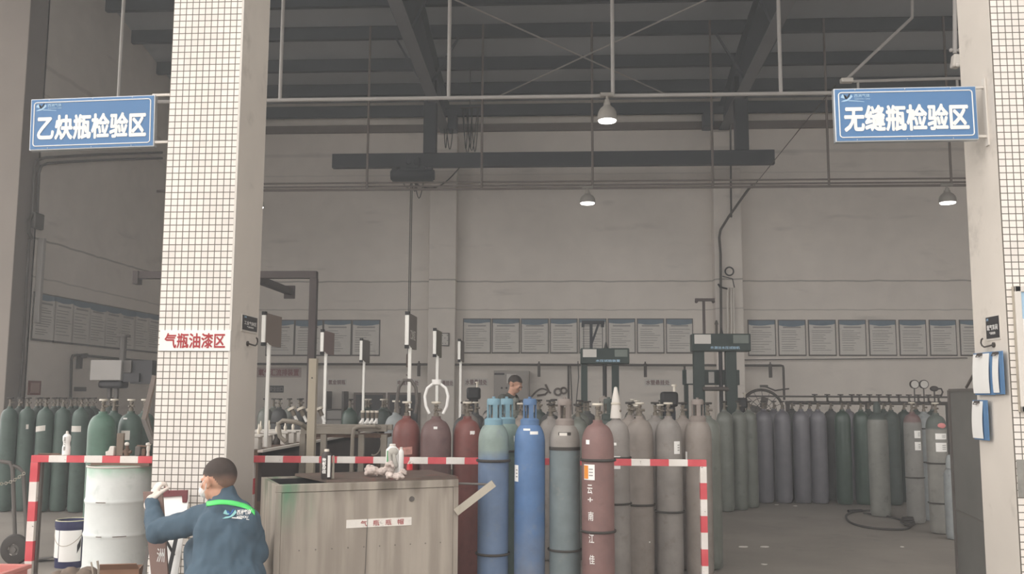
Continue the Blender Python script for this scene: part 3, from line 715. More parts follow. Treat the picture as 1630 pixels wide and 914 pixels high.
# shelf and dark openings on the wall
A, B = P(519, 623, 19.6), P(546, 700, 19.6)
t = thing('wall_rack', 'pale panelled rack against back wall behind the left posts', 'rack', ((A.x+B.x)/2, 20, 0)); w = B.x-A.x
b = MB().box((-w/2, -.4, 0), (-w/2+.03, 0, A.z)).box((w/2-.05, -.4, 0), (w/2, 0, A.z)); b.build('rack_side', M_frame, t, smooth=0)
for k in range(5): MB().box((-w/2+.03, -.39, .2+k*.2+.02), (w/2-.05, -.02, .2+k*.2+.19)).build('panel', M_conduit, t, smooth=0)
b = MB()
for k in range(6): b.box((-w/2+.03, -.4, .2+k*.2), (w/2-.05, -.01, .2+k*.2+.02))
MB().box((-w/2, -.4, 0), (w/2, 0, .2)).build('rack_base', M_frame, t, smooth=0)
b.build('shelf', M_frame, t, smooth=0)
for lb, x0, x1 in (('long dark wall panel behind the far dark cylinders', 563, 612), ('short dark wall panel beside the wall column foot', 617, 668)):
    A, B = P(x0, 625, 19.95), P(x1, 690, 19.95)
    t = thing('wall_hatch', lb, 'hatch', ((A.x+B.x)/2, 20, B.z)); w, h = B.x-A.x, A.z-B.z
    MB().box((-w/2, -.05, 0), (w/2, 0, h)).build('hatch_frame', M_brownsteel, t, smooth=0); MB().box((-w/2+.05, -.06, .05), (w/2-.05, -.05, h-.05)).build('hatch_panel', M_plate, t, smooth=0)

# left side wall fittings
t = thing('wall_pipework', 'grey conduit and white duct at the near end of left wall', 'pipe', PX(50, 400, LEFT_X+.05))
o0 = PX(50, 400, LEFT_X+.05)
LX = LEFT_X+.05
b = MB().tube([PX(258, 243, LX)-o0, PX(160, 246, LX)-o0, PX(72, 251, LX)-o0, PX(60, 255, LX)-o0, PX(55, 266, LX)-o0, PX(52, 340, LX)-o0], .022, 8)
b.tube([PX(258, 252, LX)-o0, PX(160, 255, LX)-o0, PX(75, 260, LX)-o0, PX(66, 264, LX)-o0, PX(62, 275, LX)-o0, PX(59, 345, LX)-o0], .022, 8); b.build('conduit', M_frame, t)
MB().box(PX(50, 362, LX)-o0-Vector((.03, .0, 0)), PX(67, 342, LX)-o0+Vector((.05, 0, 0))).build('junction_box', M_frame, t, bevel=.02)
b = MB().tube([PX(52, 340, LX)-o0, PX(46, 352, LX)-o0, PX(46, 370, LX)-o0, PX(51, 380, LX)-o0], .028, 8).tube([PX(47, 380, LX)-o0, PX(41, 480, LX)-o0, PX(37, 560, LX)-o0, PX(30, 640, LX)-o0], .02, 8); b.build('flexible_pipe', M_darkpipe, t)
MB().box(PX(56, 514, LX)-o0-Vector((.04, 0, 0)), PX(69, 380, LX)-o0+Vector((.05, 0, 0))).build('cable_duct', M_conduit, t, bevel=.006)
A, B = PX(46, 606, LEFT_X+.01), PX(64, 629, LEFT_X+.01)
t = thing('fire_poster', 'small reddish poster low on the left wall near the pier', 'poster', (LEFT_X, (A.y+B.y)/2, (A.z+B.z)/2), PI/2); w, h = B.y-A.y, A.z-B.z
MB().box((-w/2, -.015, -h/2), (w/2, 0, h/2)).build('poster_frame', mat('dull red board', (120, 74, 66), .6, var=.1), t, smooth=0); MB().box((-w*.36, -.018, -h*.36), (w*.36, -.015, h*.36)).build('poster_sheet', mat('pinkish sheet', (168, 138, 128), .6), t, smooth=0)
LX = LEFT_X+.04
t = thing('left_service_pipe', 'thin dark pipe along and down the left side wall', 'pipe', PX(115, 566, LX)); o0 = PX(115, 566, LX)
MB().tube([PX(112, 645, LX)-o0, PX(114, 572, LX)-o0, PX(116, 566, LX)-o0, PX(122, 565, LX)-o0, PX(185, 571, LX)-o0, PX(256, 577, LX)-o0], .022, 8).build('pipe_run', M_darkpipe, t)
MB().box(PX(125, 587, LX)-o0-Vector((.03, .03, 0)), PX(128, 568, LX)-o0+Vector((.03, .03, 0))).cyl(PX(126, 567, LX)-o0, PX(138, 566, LX)-o0, .04, seg=8).build('hanging_valve', M_darkpipe, t)
wlb = PX(118, 616, LEFT_X); wlc = PX(136, 623, LEFT_X)
tag(MB().box((0, 0, wlc.z), (.015, wlc.y-wlb.y, wlb.z)).build('wall_strip_sign', M_frame, loc=(LEFT_X, wlb.y, 0)), 'narrow grey sign low on the left wall beneath the thin pipe', 'sign')

# ------------------------------------------------------------------ gas cylinders
CYLM = {}
def cyl_profile(r, h):
    """body outline: foot, straight wall, rounded shoulder to neck; h = height of neck base"""
    p = [(0, .006), (r*.55, .006), (r*.86, .012), (r*.97, .035), (r, .07)]
    hs = h - r*1.25
    p += [(r, hs)]
    for k in range(1, 10):
        a = PI/2*k/10; p.append((r*.30 + r*.70*math.cos(a)**.9, hs + (h-hs)*math.sin(a)**1.0))
    p += [(r*.30, h+.012), (r*.30, h+.03), (0, h+.03)]
    return p
def cached(key, fn):
    if key not in CYLM: CYLM[key] = fn()
    return CYLM[key]
def mesh_from(mb, key, m, smooth=35):
    def f():
        me = bpy.data.meshes.new(key[0]); bmesh.ops.recalc_face_normals(mb.bm, faces=mb.bm.faces[:]); mb.bm.to_mesh(me); me.materials.append(m)
        me.polygons.foreach_set('use_smooth', [True]*len(me.polygons)); me.set_sharp_from_angle(angle=math.radians(smooth)); return me
    me = cached(key, f); mb.bm.free(); return me
def part(name, me, parent, loc=(0, 0, 0), rz=0):
    o = bpy.data.objects.new(name, me); COL.objects.link(o); o.parent = parent; o.location = loc; o.rotation_euler = (0, 0, rz); return o

def gas_cylinder(px, Y, label, m, r=.11, h=1.31, top='valve', topm=None, rings=(), group=None, rz=None, seg=28, x=None, zpx=.9):
    X = XatF(px, Y, zpx) if x is None else x
    t = thing('gas_cylinder', label, 'gas cylinder', (X, Y, 0), 0, group)
    part('cylinder_body', mesh_from(MB().lathe(cyl_profile(r, h), seg), ('cylinder_body', m.name, r, h, seg), m, 40), t)
    rz = random.uniform(-.7, .7) if rz is None else rz
    z = h+.03
    vm = topm or M_brass
    if top in ('valve', 'chrome', 'ring'):
        vb = MB().lathe([(0, 0), (.021, 0), (.021, .025), (.014, .03), (.014, .075), (.019, .078), (.019, .092), (0, .092)], 12)
        vb.cyl((0, 0, .05), (.045, 0, .05), .011, seg=10); vb.cyl((0, 0, .05), (0, -.03, .05), .009, seg=8)
        part('valve', mesh_from(vb, ('valve', vm.name), vm), t, (0, 0, z), rz)
        hw = MB().lathe([(0, .092), (.012, .092), (.014, .1), (.035, .1), (.04, .104), (.04, .114), (.035, .118), (.01, .116), (0, .118)], 14)
        hm = M_chrome if top in ('chrome', 'ring') else (topm or M_rubber)
        part('handwheel', mesh_from(hw, ('handwheel', hm.name), hm), t, (0, 0, z), rz)
    if top == 'guard':          # open tulip guard with two oval windows
        R0 = r*.52; gm = topm or m
        def gf():
            b = MB(); n = 24
            b.lathe([(R0*.98, -.045), (R0*1.18, -.04), (R0*1.18, .0), (R0*.88, .012), (R0*.80, .012), (R0*.80, -.045)], n)
            b.lathe([(R0*.72, .105), (R0*.86, .105), (R0*.88, .135), (R0*.78, .15), (R0*.4, .152), (R0*.4, .145), (R0*.72, .135)], n)
            for a in (0, PI/2, PI, 1.5*PI):
                aw = .36; pts = []
                for s in (-1, 1): pts.append([(math.cos(a+s*aw)*R0*q, math.sin(a+s*aw)*R0*q, 0) for q in (.7, .87)])
                (i0, o0_), (i1, o1_) = pts
                b.prism([(*i0[:2], .0), (*o0_[:2], .0), (*o1_[:2], .0), (*i1[:2], .0)], (0, 0, .115))
            b.cyl((0, 0, .14), (0, 0, .165), .012, seg=10)
            return b
        part('valve_guard', mesh_from(gf(), ('valve_guard', gm.name, r), gm), t, (0, 0, z-.005), rz)
        vb = MB().lathe([(0, 0), (.02, 0), (.02, .03), (.013, .035), (.013, .085), (0, .085)], 12).cyl((0, 0, .055), (.0, -.034, .055), .009, seg=8)
        part('valve', mesh_from(vb, ('valve', 'inner'), M_brass), t, (0, 0, z), rz+.4)
    if top == 'cap':            # plain closed cap
        gm = topm or m
        part('valve_cap', mesh_from(MB().lathe([(.042, -.03), (.048, -.025), (.046, .06), (.036, .10), (.02, .118), (0, .12)], 16), ('valve_cap', gm.name), gm), t, (0, 0, z))
    if top == 'ring':           # tall carrying hoop
        pass
    for zr, rr in rings:
        part('rubber_ring', mesh_from(MB().torus((0, 0, 0), r+.006, rr, seg=28, t=8), ('rubber_ring', r, rr), M_rubber), t, (0, 0, zr))
    return t

def cm(name, col, **k):
    kw = dict(rough=.5, var=.16, scale=7, stain=tuple(int(c*.72) for c in col), stain_amt=.5, spec=.35); kw.update(k)
    return mat(name, col, **kw)
C_bluegreen = cm('blue cylinder with green shoulder', (96, 114, 140), col2=(128, 142, 136), split=(1.12, .05), stain=(112, 122, 130))
C_ltgreen = cm('pale green cylinder', (124, 142, 135))
C_blue = cm('blue cylinder paint', (112, 120, 134), stain=(112, 124, 140), col2=(84, 114, 154), split=(.72, .42))
C_greyblue = cm('grey green cylinder', (110, 120, 122), col2=(138, 132, 126), split=(1.15, .02), stain=(140, 138, 130))
C_brown = cm('brown cylinder', (124, 96, 92), stain=(106, 80, 74))
C_brown2 = cm('red brown cylinder', (120, 74, 69), rough=.4)
C_brown3 = cm('grey brown cylinder', (108, 86, 84), rough=.45)
C_grey = cm('worn grey cylinder', (138, 132, 127), stain=(116, 106, 98))
C_greyb = cm('brownish grey cylinder', (136, 127, 120), stain=(118, 106, 96))
C_ltgrey = cm('light grey cylinder', (138, 142, 142))
C_green = cm('dark green cylinder', (76, 92, 85), rough=.42)
C_green2 = cm('fresh green cylinder', (88, 116, 102), rough=.4)
C_dkgreen = cm('blackish green cylinder', (62, 71, 67), rough=.45)
C_purple = cm('slate grey cylinder', (104, 102, 108), rough=.28, spec=.5, stain_amt=.2)
C_olive = cm('olive grey cylinder', (106, 109, 102), rough=.32, spec=.5)
C_deep = cm('deep green cylinder', (60, 76, 68), rough=.28, spec=.5, stain_amt=.2)
C_charcoal = cm('charcoal cylinder', (70, 70, 70), rough=.5)
M_skyblue = mat('sky blue guard paint', (118, 150, 163), .5, var=.12, scale=12)
M_guardblue = mat('blue guard paint', (86, 114, 150), .5, var=.12, scale=12)
M_guardgrey = mat('grey guard paint', (132, 122, 116), .55, var=.15, scale=12)

def sticker(t, r, z, w, h, a0, m=M_white, slant=0, lines=True, accent=None, label=None):
    o = patch('label_sticker', w, h, z, r+.0006, m, t, a0, slant=slant, label=label)
    if accent: patch('label_band', w*.42, h*.86, z, r+.0026, accent, t, a0-w*.24/r)
    if lines:
        b = []
        for k in range(3): patch('label_print', w*.34, h*.07, z+h*(.2-.2*k), r+.0028, M_print, t, a0+w*.2/r, nx=3)
    return o
# front row -------------------------------------------------
FR = 'tall cylinders in the front row'
a1 = gas_cylinder(785, 6.85, 'front cylinder with pale green shoulder, blue body and sky blue guard', C_bluegreen, top='guard', topm=M_skyblue, rings=((1.045, .010), (.395, .009)), rz=.3, zpx=.8)
a2 = gas_cylinder(843, 6.85, 'fully blue front cylinder with blue guard, second from left', C_blue, top='guard', topm=M_guardblue, rings=((.235, .010), (.205, .010)), rz=.25, zpx=.8)
MB().ell((0, -.122, .22), (.012, .008, .012), seg=10).build('ring_bolt', M_chrome, a2)
sticker(a2, .11, .96, .05, .115, -1.0); patch('torn_label', .05, .014, 1.268, .092, M_white, a2, -.2); patch('torn_label', .06, .022, 1.245, .101, M_white, a2, .35)
patch('torn_label', .015, .04, 1.2, .112, M_white, a2, -1.45)
a3 = gas_cylinder(899, 6.85, 'grey green front cylinder with brownish grey shoulder and guard', C_greyblue, top='guard', topm=M_guardgrey, rings=((.43, .008),), rz=.5, zpx=.8)
patch('shoulder_band', .36, .024, 1.135, .1105, M_rubber, a3, 0, nx=22); patch('shoulder_band', .3, .024, 1.135, .1105, M_rubber, a3, PI, nx=22)
patch('dark_patch', .09, .032, 1.235, .1015, M_rubber, a3, .0); patch('label_sticker', .055, .02, 1.237, .1035, M_offwhite, a3, -.1)
a4 = gas_cylinder(952, 6.71, 'brown front cylinder with orange and white label and stencilled characters', C_brown, top='chrome', rings=((1.065, .010), (.58, .009)), rz=.9, zpx=.8, r=.113)
M_orange = mat('orange label band', (222, 140, 52), .5, var=.03)
sticker(a4, .113, .985, .088, .105, -.62, accent=M_orange); patch('label_sticker', .03, .03, 1.19, .1115, M_white, a4, -.7)
for k, (chh, z) in enumerate((('云', .87), ('+', .80), ('南', .69), ('江', .54), ('佳', .40))):
    text('stencil_character', chh, .04, .062 if chh != '+' else .03, (0, 0, z), M_white, a4, fn=wrapper(.1145, -.55 + .03*k), bold=.01)
gas_cylinder(806, 7.13, 'pale green cylinder with sky blue guard half hidden behind the first', C_ltgreen, top='guard', topm=M_skyblue, rz=.2, r=.108, rings=((1.1, .008),))
# brown group behind the barrier
h1 = gas_cylinder(646, 7.72, 'red brown cylinder with a dark hoop, leftmost of the brown three', C_brown2, r=.113, top='chrome', rz=.2)
patch('scuffed_mark', .16, .06, 1.06, .1145, mat('scuffed pale paint', (190, 140, 130), .7, var=.3, scale=30), h1, -.1, slant=.012)
b = MB().tube([(-.07, 0, 1.36), (-.085, 0, 1.45), (-.07, 0, 1.57), (-.03, 0, 1.63), (.03, 0, 1.63), (.07, 0, 1.57), (.085, 0, 1.45), (.07, 0, 1.36)], .014, 8); b.build('carrying_hoop', M_frame, h1)
h2 = gas_cylinder(693, 7.64, 'grey brown cylinder topped by a white carrying hoop', C_brown3, r=.125, top='chrome', rz=-.3)
b = MB().tube([(-.055, 0, 1.36), (-.085, 0, 1.42), (-.095, 0, 1.50), (-.075, 0, 1.565), (-.03, 0, 1.60), (.03, 0, 1.60), (.075, 0, 1.565), (.095, 0, 1.50), (.085, 0, 1.42), (.055, 0, 1.36)], .012, 8).cyl((0, 0, 1.595), (0, 0, 1.635), .036, .04, seg=16); b.build('carrying_hoop', M_white, h2)
patch('label_sticker', .03, .02, 1.25, .115, M_white, h2, .1)
h3 = gas_cylinder(743, 7.7, 'red brown cylinder, rightmost of the brown three beside the blue row', C_brown2, r=.113, top='chrome', rz=.1)
patch('label_sticker', .04, .03, 1.21, .109, M_white, h3, .5)
gas_cylinder(629, 9.3, 'light grey cylinder standing behind the leftmost red brown one', C_ltgrey, top='chrome')
# grey row
g0 = gas_cylinder(981, 7.72, 'grey cylinder with plastic wrapped valve behind the brown front one', C_grey, top='chrome', rings=((1.02, .008), (.66, .008)))
MB().lathe([(.045, 1.33), (.044, 1.36), (.036, 1.42), (.032, 1.48), (.02, 1.54), (.012, 1.58), (0, 1.585)], 14).build('plastic_wrap', M_offwhite, g0)
sticker(g0, .11, .985, .065, .1, -.05); patch('label_sticker', .05, .022, 1.13, .1115, M_white, g0, -.25)
g1 = gas_cylinder(1019, 8.2, 'worn grey cylinder with dark ring, leftmost under the right barrier rail', C_greyb, top='chrome', rings=((.60, .009),), r=.114)
sticker(g1, .114, .3, .012, .01, .6, lines=False)
g2 = gas_cylinder(1065, 8.2, 'worn grey cylinder with white label, middle under the right barrier rail', C_grey, top='chrome', rings=((.545, .009),), r=.114)
sticker(g2, .114, 1.08, .06, .105, .55)
g3 = gas_cylinder(1112, 8.2, 'tan grey cylinder right behind the barrier corner post', C_greyb, top='guard', topm=M_guardgrey, r=.114)
sticker(g3, .114, 1.0, .03, .09, -1.2, lines=False)
gas_cylinder(1128, 8.62, 'dull grey cylinder half hidden behind the barrier corner post', C_olive, top='valve', r=.112)
for i, px in enumerate((1003, 1044, 1088)):
    gas_cylinder(px, 8.6, 'grey cylinder in the second row behind the right rail, %s from left' % ORD[i], C_grey if i % 2 else C_greyb, top='valve', group='second row behind the right rail')
# middle crowd
MIDM = [C_charcoal, C_dkgreen, C_olive, C_grey, C_greyb, C_charcoal]
rows = [(9.0, -.95, 8, .27), (9.75, -1.0, 8, .28), (10.5, -1.0, 8, .29), (11.3, -.9, 8, .29), (12.1, -.95, 7, .3)]
for k, (Y, x0, n, st) in enumerate(rows):
    for i in range(n):
        if k == 0 and i > 6: continue
        gas_cylinder(0, Y + random.uniform(-.05, .05), '%s cylinder from left in the %s row of the crowd behind the blue ones' % (ORD[i], ORD[k]), MIDM[(i*5+k*3) % 6],
                     top=random.choice(['valve', 'chrome', 'valve', 'guard']), x=x0+st*i+random.uniform(-.012, .012), r=random.choice([.108, .11, .112]),
                     h=random.uniform(1.28, 1.33), group='crowd of cylinders behind the front rows', seg=20, topm=None)
# right groups
for i, (px, Y) in enumerate(((1154, 12.9), (1176, 13.1), (1193, 13.4))):
    gas_cylinder(px, Y, 'olive grey cylinder %s from left beside the larger press' % ORD[i], C_olive, group='olive cylinders beside the press', top='valve')
for i, px in enumerate((1216, 1246, 1276, 1303)):
    gas_cylinder(px, 14.0, 'slate grey shiny cylinder, %s of four in a line at back right' % ORD[i], C_purple, group='slate cylinders at back right', top='valve', r=.118)
for i, px in enumerate((1233, 1262, 1290, 1324, 1352)):
    gas_cylinder(px, 14.5, 'dark cylinder %s from left behind the slate grey line' % ORD[i], C_charcoal if i % 2 else C_purple, group='second line behind the slate cylinders', top='valve')
for i, (px, Y) in enumerate(((1342, 13.9), (1372, 13.9), (1420, 13.9), (1441, 14.3))):
    gas_cylinder(px, Y, 'dark green cylinder, %s of four right of the slate line' % ORD[i], (C_deep, C_deep, C_dkgreen, C_dkgreen)[i], group='dark green cylinders at back right', top='valve', r=.113)
for i, px in enumerate((1384, 1408, 1460, 1486)):
    gas_cylinder(px, 14.75, 'blackish cylinder %s from left under the valve manifold' % ORD[i], C_dkgreen, group='blackish cylinders under the manifold', top='valve')
gas_cylinder(1398, 12.55, 'pale grey cylinder with dark shoulder standing out before the green ones', cm('grey cylinder dark shoulder', (126, 126, 120), col2=(64, 72, 68), split=(1.235, .01)), r=.125, top='cap', topm=C_dkgreen)
M_cylred = cm('grey cylinder red shoulder', (126, 124, 120), col2=(112, 90, 88), split=(1.22, .01))
q = gas_cylinder(1454, 11.9, 'grey cylinder with reddish shoulder and two white labels near dark board', M_cylred, r=.105, top='chrome', rings=((.55, .007),))
sticker(q, .105, 1.07, .08, .09, .2); sticker(q, .105, .93, .08, .1, .2)
q = gas_cylinder(1473, 12.2, 'plain grey cylinder between the two labelled ones near dark board', C_ltgrey, top='valve', rings=((1.13, .007), (.72, .007)))
q = gas_cylinder(1492, 11.05, 'grey cylinder with green shoulder, pink oval and white labels', cm('grey cylinder green shoulder', (134, 132, 126), col2=(86, 92, 87), split=(1.17, .015)), r=.112, top='chrome', rings=((.78, .008), (.32+.02, .008)))
sticker(q, .112, 1.08, .13, .065, .1); sticker(q, .112, .96, .13, .1, .1)
oo = MB().ell((.02, -.108, 1.2), (.045, .006, .03), seg=16).build('oval_emblem', mat('pink oval decal', (206, 130, 128), .5, var=.05), q)
q = gas_cylinder(1512, 10.6, 'pale cylinder squeezed beside the dark upright board', C_ltgrey, r=.075, h=.75, top='cap')
# left groups
LG = 'green cylinders by the left wall'
for i, px in enumerate((12.5, 41, 70, 98, 126.5)):
    q = gas_cylinder(px, 12.0+.08*(i % 2), 'dark green cylinder, %s from the left edge in the front line by left wall' % ORD[i], C_green, group=LG, top='valve', r=.103)
    if i in (2, 4): sticker(q, .103, 1.06, .15, .075 if i == 4 else .07, -.15, M_offwhite, lines=False, slant=.02 if i == 2 else 0)
    if i == 1: sticker(q, .103, 1.08, .03, .06, .6, M_offwhite, lines=False)
for i, px in enumerate((28, 56, 83, 110, 136)):
    gas_cylinder(px, 12.5, 'dark green cylinder, %s from the left edge in the second line by left wall' % ORD[i], C_dkgreen, group='second line by the left wall', top='valve', r=.11)
for i, px in enumerate((62, 90, 118, 146, 172)):
    gas_cylinder(px, 13.0, 'dark cylinder, %s from the left edge in the third line by left wall' % ORD[i], C_dkgreen, group='third line by the left wall', top='valve', r=.11)
q = gas_cylinder(160, 8.85, 'bright green cylinder above the white drum, nearest of its four', C_green2, r=.127, top='chrome')
gas_cylinder(178, 9.3, 'green cylinder with rusty valve just behind the bright green one', C_green, r=.112, top='chrome')
q = gas_cylinder(205, 9.1, 'green cylinder with pale paper label behind the left rail', C_green, r=.112, top='chrome')
sticker(q, .112, 1.11, .085, .09, .05, M_offwhite, lines=False); patch('label_sticker', .04, .014, 1.27, .098, M_white, q, -.1)
gas_cylinder(227, 9.42, 'green cylinder closest to the left pillar behind the left rail', C_green, r=.112, top='chrome')
# centre left, far
for i, (px, Y, m) in enumerate(((443, 13.15, C_charcoal), (475, 13.2, C_charcoal), (421, 13.4, C_olive), (434, 13.8, C_olive), (459, 13.8, C_olive), (478, 14.5, C_olive))):
    gas_cylinder(px, Y, '%s cylinder of the dim cluster beyond the valve bench by the left pillar' % ['front left charcoal', 'front right charcoal', 'leftmost olive', 'second olive', 'third olive', 'rightmost olive'][i], m, top='valve', rings=((1.12, .008),) if i < 2 else ())
gas_cylinder(556, 12.95, 'green cylinder with white tag between the second and third sign poles', C_deep, top='valve', r=.115)
for i in range(8):
    gas_cylinder(582 + 26*(i % 2) + 4*(i//2 % 2), 13.2 + .26*(i//2), 'blackish cylinder, %s of two in the %s row of the tight block behind third pole' % (('left', 'right')[i % 2], ORD[i//2]), C_dkgreen, top='chrome', group='tight block behind the third pole', seg=20)
# ------------------------------------------------------------------ presses, fan, manifold at the back
def press(label, x0, x1, ytop, ybot, Y, txt, cols, tposts):
    A, B = P(x0, ytop, Y), P(x1, ybot, Y)
    cx = (A.x+B.x)/2; w = B.x-A.x
    t = thing('hydraulic_press', label, 'press', (cx, Y, 0))
    z1, z0 = A.z, B.z
    MB().box((-w/2, -.12, z0), (w/2, .14, z1)).build('press_head', M_greenmach, t, bevel=.012)
    MB().box((-w/2+.03, -.135, z0+(z1-z0)*.42), (-w/2+.03+w*.28, -.12, z1-.015)).build('white_plate', M_paper, t, smooth=0)
    text('lettering', txt, w*.5, (z1-z0)*.16, (w*.06, -.1215, z0+(z1-z0)*.2), M_ltblue, t)
    MB().box((w*.2, -.128, z0+(z1-z0)*.45), (w*.46, -.12, z1-.02)).build('name_plate', mat('grey green plate', (110, 118, 112), .5), t, smooth=0)
    for a, b_ in cols:
        xa, xb = XatF(a, Y, 1.7)-cx, XatF(b_, Y, 1.7)-cx
        MB().box((xa, -.07, .1), (xb, .07, z0)).build('press_column', M_greenmach, t, bevel=.006)
    MB().box((-w/2+.02, -.2, 0), (w/2-.02, .2, .14)).build('press_base', M_greenmach, t, bevel=.01)
    MB().box((-w*.3, -.06, .85), (w*.3, .06, .98)).build('press_table', M_greenmach, t, bevel=.01)
    MB().cyl((0, 0, .98), (0, 0, z0), .028, seg=12).build('press_ram', M_black, t)
    MB().cyl((.02, .0, z1), (.02, 0, z1+.09), .03, .008, seg=12).build('ram_tip', M_black, t)
    return t, cx, z1
t, cx, z1 = press('smaller green hydraulic press with a T-shaped top bracket', 924, 1001, 555, 580, 13.0, '水压试验装置', ((925, 935), (974, 985)), None)
xx = XatF(941, 13, 2.3)-cx; zt = P(941, 513, 13).z
b = MB().box((xx-.02, -.02, z1), (xx+.02, .02, zt)); b.bar((xx, 0, z1+.05), (xx+.1, 0, zt-.03), .03); b.box((XatF(926, 13, 2.5)-cx, -.03, zt-.03), (XatF(962, 13, 2.5)-cx, .03, zt+.02))
for px in (928, 959): b.box((XatF(px, 13, 2.5)-cx-.02, -.03, zt-.07), (XatF(px, 13, 2.5)-cx+.02, .03, zt-.02))
b.build('top_bracket', M_beam, t, smooth=0)
b = MB()
for px in (929, 959): b.cyl((XatF(px, 13, 2.4)-cx, 0, zt-.05), (XatF(px, 13, 2.4)-cx, 0, z1), .005, seg=5)
b.build('bracket_cord', M_cable, t)
t, cx, z1 = press('larger green hydraulic press with a tall T-post on top', 1100, 1193, 532, 560, 13.8, '外测法水压试验机', ((1104, 1121), (1155, 1172)), None)
xx = XatF(1121, 13.8, 2.4)-cx; zt = P(1121, 478, 13.8).z
b = MB().box((xx-.018, -.018, z1), (xx+.018, .018, zt)); b.box((XatF(1107, 13.8, 2.6)-cx, -.025, zt-.015), (XatF(1138, 13.8, 2.6)-cx, .025, zt+.025))
for px in (1109, 1136): b.ell((XatF(px, 13.8, 2.6)-cx, 0, zt-.02), (.025, .025, .025), seg=8)
b.build('top_bracket', M_gantry, t, smooth=0)
xx = XatF(1141, 13.8, 2.3)-cx
MB().cyl((xx, 0, z1), (xx, 0, z1+.14), .018, seg=8).cyl((xx, 0, z1+.14), (xx, 0, z1+.2), .03, .012, seg=8).build('pipe_stub', M_darkpipe, t)
xa, xb = XatF(1086, 14.15, 1.8)-cx, XatF(1176, 14.15, 1.8)-cx; za, zb = P(1100, 589, 14.15).z, P(1100, 613, 14.15).z
MB().box((xa, .28, zb), (xb, .36, za)).build('rear_crossbeam', M_greenmach, t, bevel=.008)
for x in (xa+.03, xb-.08): MB().box((x, .29, 0), (x+.05, .35, zb)).build('rear_leg', M_greenmach, t, smooth=0)
xg = XatF(1133, 14.1, 1.8)-cx; MB().box((xg-.05, .26, zb+.03), (xg+.03, .28, za-.03)).build('gauge_plate', M_paper, t, smooth=0)
xg = XatF(1098, 14.1, 1.8)-cx; MB().box((xg-.05, .26, zb+.02), (xg+.04, .28, za)).build('gauge_plate', M_paper, t, smooth=0)
zc_ = zb-.06; MB().cyl((XatF(1117, 13.8, 1.7)-cx, -.09, zc_), (XatF(1158, 13.8, 1.7)-cx, -.09, zc_), .03, seg=10).build('hydraulic_pipe', M_darkpipe, t)
# left wall press / control cabinet
t = thing('test_cabinet', 'grey test cabinet on a stem by left wall, left of the pillar', 'cabinet', (XatF(180, 14.5, 1.8), 14.5, 0))
cx = t.location.x
def lx_(px, z=1.8): return XatF(px, 14.5, z)-cx
za, zb = P(180, 574, 14.5).z, P(180, 606, 14.5).z
MB().box((lx_(153), -.2, zb), (lx_(202), .2, za)).build('cabinet_box', M_conduit, t, bevel=.01)
MB().box((lx_(202), -.15, P(1, 593, 14.5).z), (lx_(215), .2, za)).build('side_panel', M_frame, t, smooth=0)
MB().box((lx_(212), -.1, zb-.05), (lx_(246), .2, za)).build('rear_cabinet', M_plate, t, smooth=0)
MB().box((lx_(203), -.15, zb-.02), (lx_(228), .12, P(1, 594, 14.5).z)).build('control_box', M_plate, t, smooth=0)
MB().box((lx_(163), -.15, zb-.12), (lx_(200), .15, zb)).build('motor_housing', M_plate, t, bevel=.04)
for px in (176, 187): MB().box((lx_(px)-.025, -.03, 0), (lx_(px)+.025, .03, zb-.1)).build('cabinet_leg', M_frame, t, smooth=0)
MB().cyl((lx_(197, 2.4), 0, za), (lx_(197, 2.4), 0, P(1, 534, 14.5).z), .05, seg=10).cyl((lx_(197, 2.4), 0, P(1, 536, 14.5).z), (lx_(197, 2.4), 0, P(1, 533, 14.5).z), .1, seg=10).build('stem', M_frame, t)
# brown gantry left
t = thing('pipe_gantry', 'dark brown steel gantry frame spanning behind the left pillar', 'gantry', (0, 14.0, 0))
zg = P(400, 438, 14).z; xa, xb = XatF(217, 14, 3.3), XatF(505, 14, 3.3)
MB().box((xa, -.06, zg-.055), (xb, .06, zg+.055)).build('cross_beam', M_gantry, t, bevel=.006)
MB().box((xa-.02, -.08, zg-.14), (xa+.06, .08, zg+.06)).build('end_plate', M_gantry, t, smooth=0)
xp = XatF(496, 14, 2); MB().box((xp-.055, -.055, 0), (xp+.055, .055, zg-.055)).build('gantry_post', M_gantry, t, bevel=.006)
xq = XatF(300, 14, 2); MB().box((xq-.05, -.05, 0), (xq+.05, .05, zg-.055)).build('gantry_post', M_gantry, t, bevel=.006)
pe = P(460, 466, 16.2); MB().box((pe.x-.05, .0, zg-.06), (pe.x+.06, 2.2, zg+.05)).build('side_arm', M_gantry, t, smooth=0)
MB().box((pe.x-.09, 2.2, zg-.13), (pe.x+.1, 2.24, zg+.1)).build('end_plate', M_gantry, t, smooth=0)
# drum fan
t = thing('drum_fan', 'large round caged fan standing behind the cylinders at right', 'fan', (XatF(1213, 15.0, 1.4), 15.0, 0))
c = P(1213, 655, 15.0); R_ = .32; zc = c.z
b = MB()
for q in (.02, .1, .17, .24): b.torus((0, -.09*(1-(q/.3)**2), zc), R_*q/.26 if q < .24 else R_, .005, (0, 1, 0))
for k in range(16): a = 2*PI*k/16; b.tube([(0, -.1, zc), (.5*R_*math.cos(a), -.08, zc+.5*R_*math.sin(a)), (R_*math.cos(a), 0, zc+R_*math.sin(a))], .004, 4)
b.build('fan_guard', M_darkpipe, t)
b = MB().tube([(R_*1.04*math.cos(2*PI*k/32), .04, zc+R_*1.04*math.sin(2*PI*k/32)) for k in range(32)], .022, 6, True); b.build('fan_rim', M_darkpipe, t)
b = MB()
for k in range(4):
    a = PI/2*k+.3; M = Matrix.Rotation(a, 3, 'Y') @ Matrix.Rotation(.5, 3, 'Z'); b.obox((0+.14*math.cos(a), .05, zc-.14*math.sin(a)), (.2, .008, .11), M)
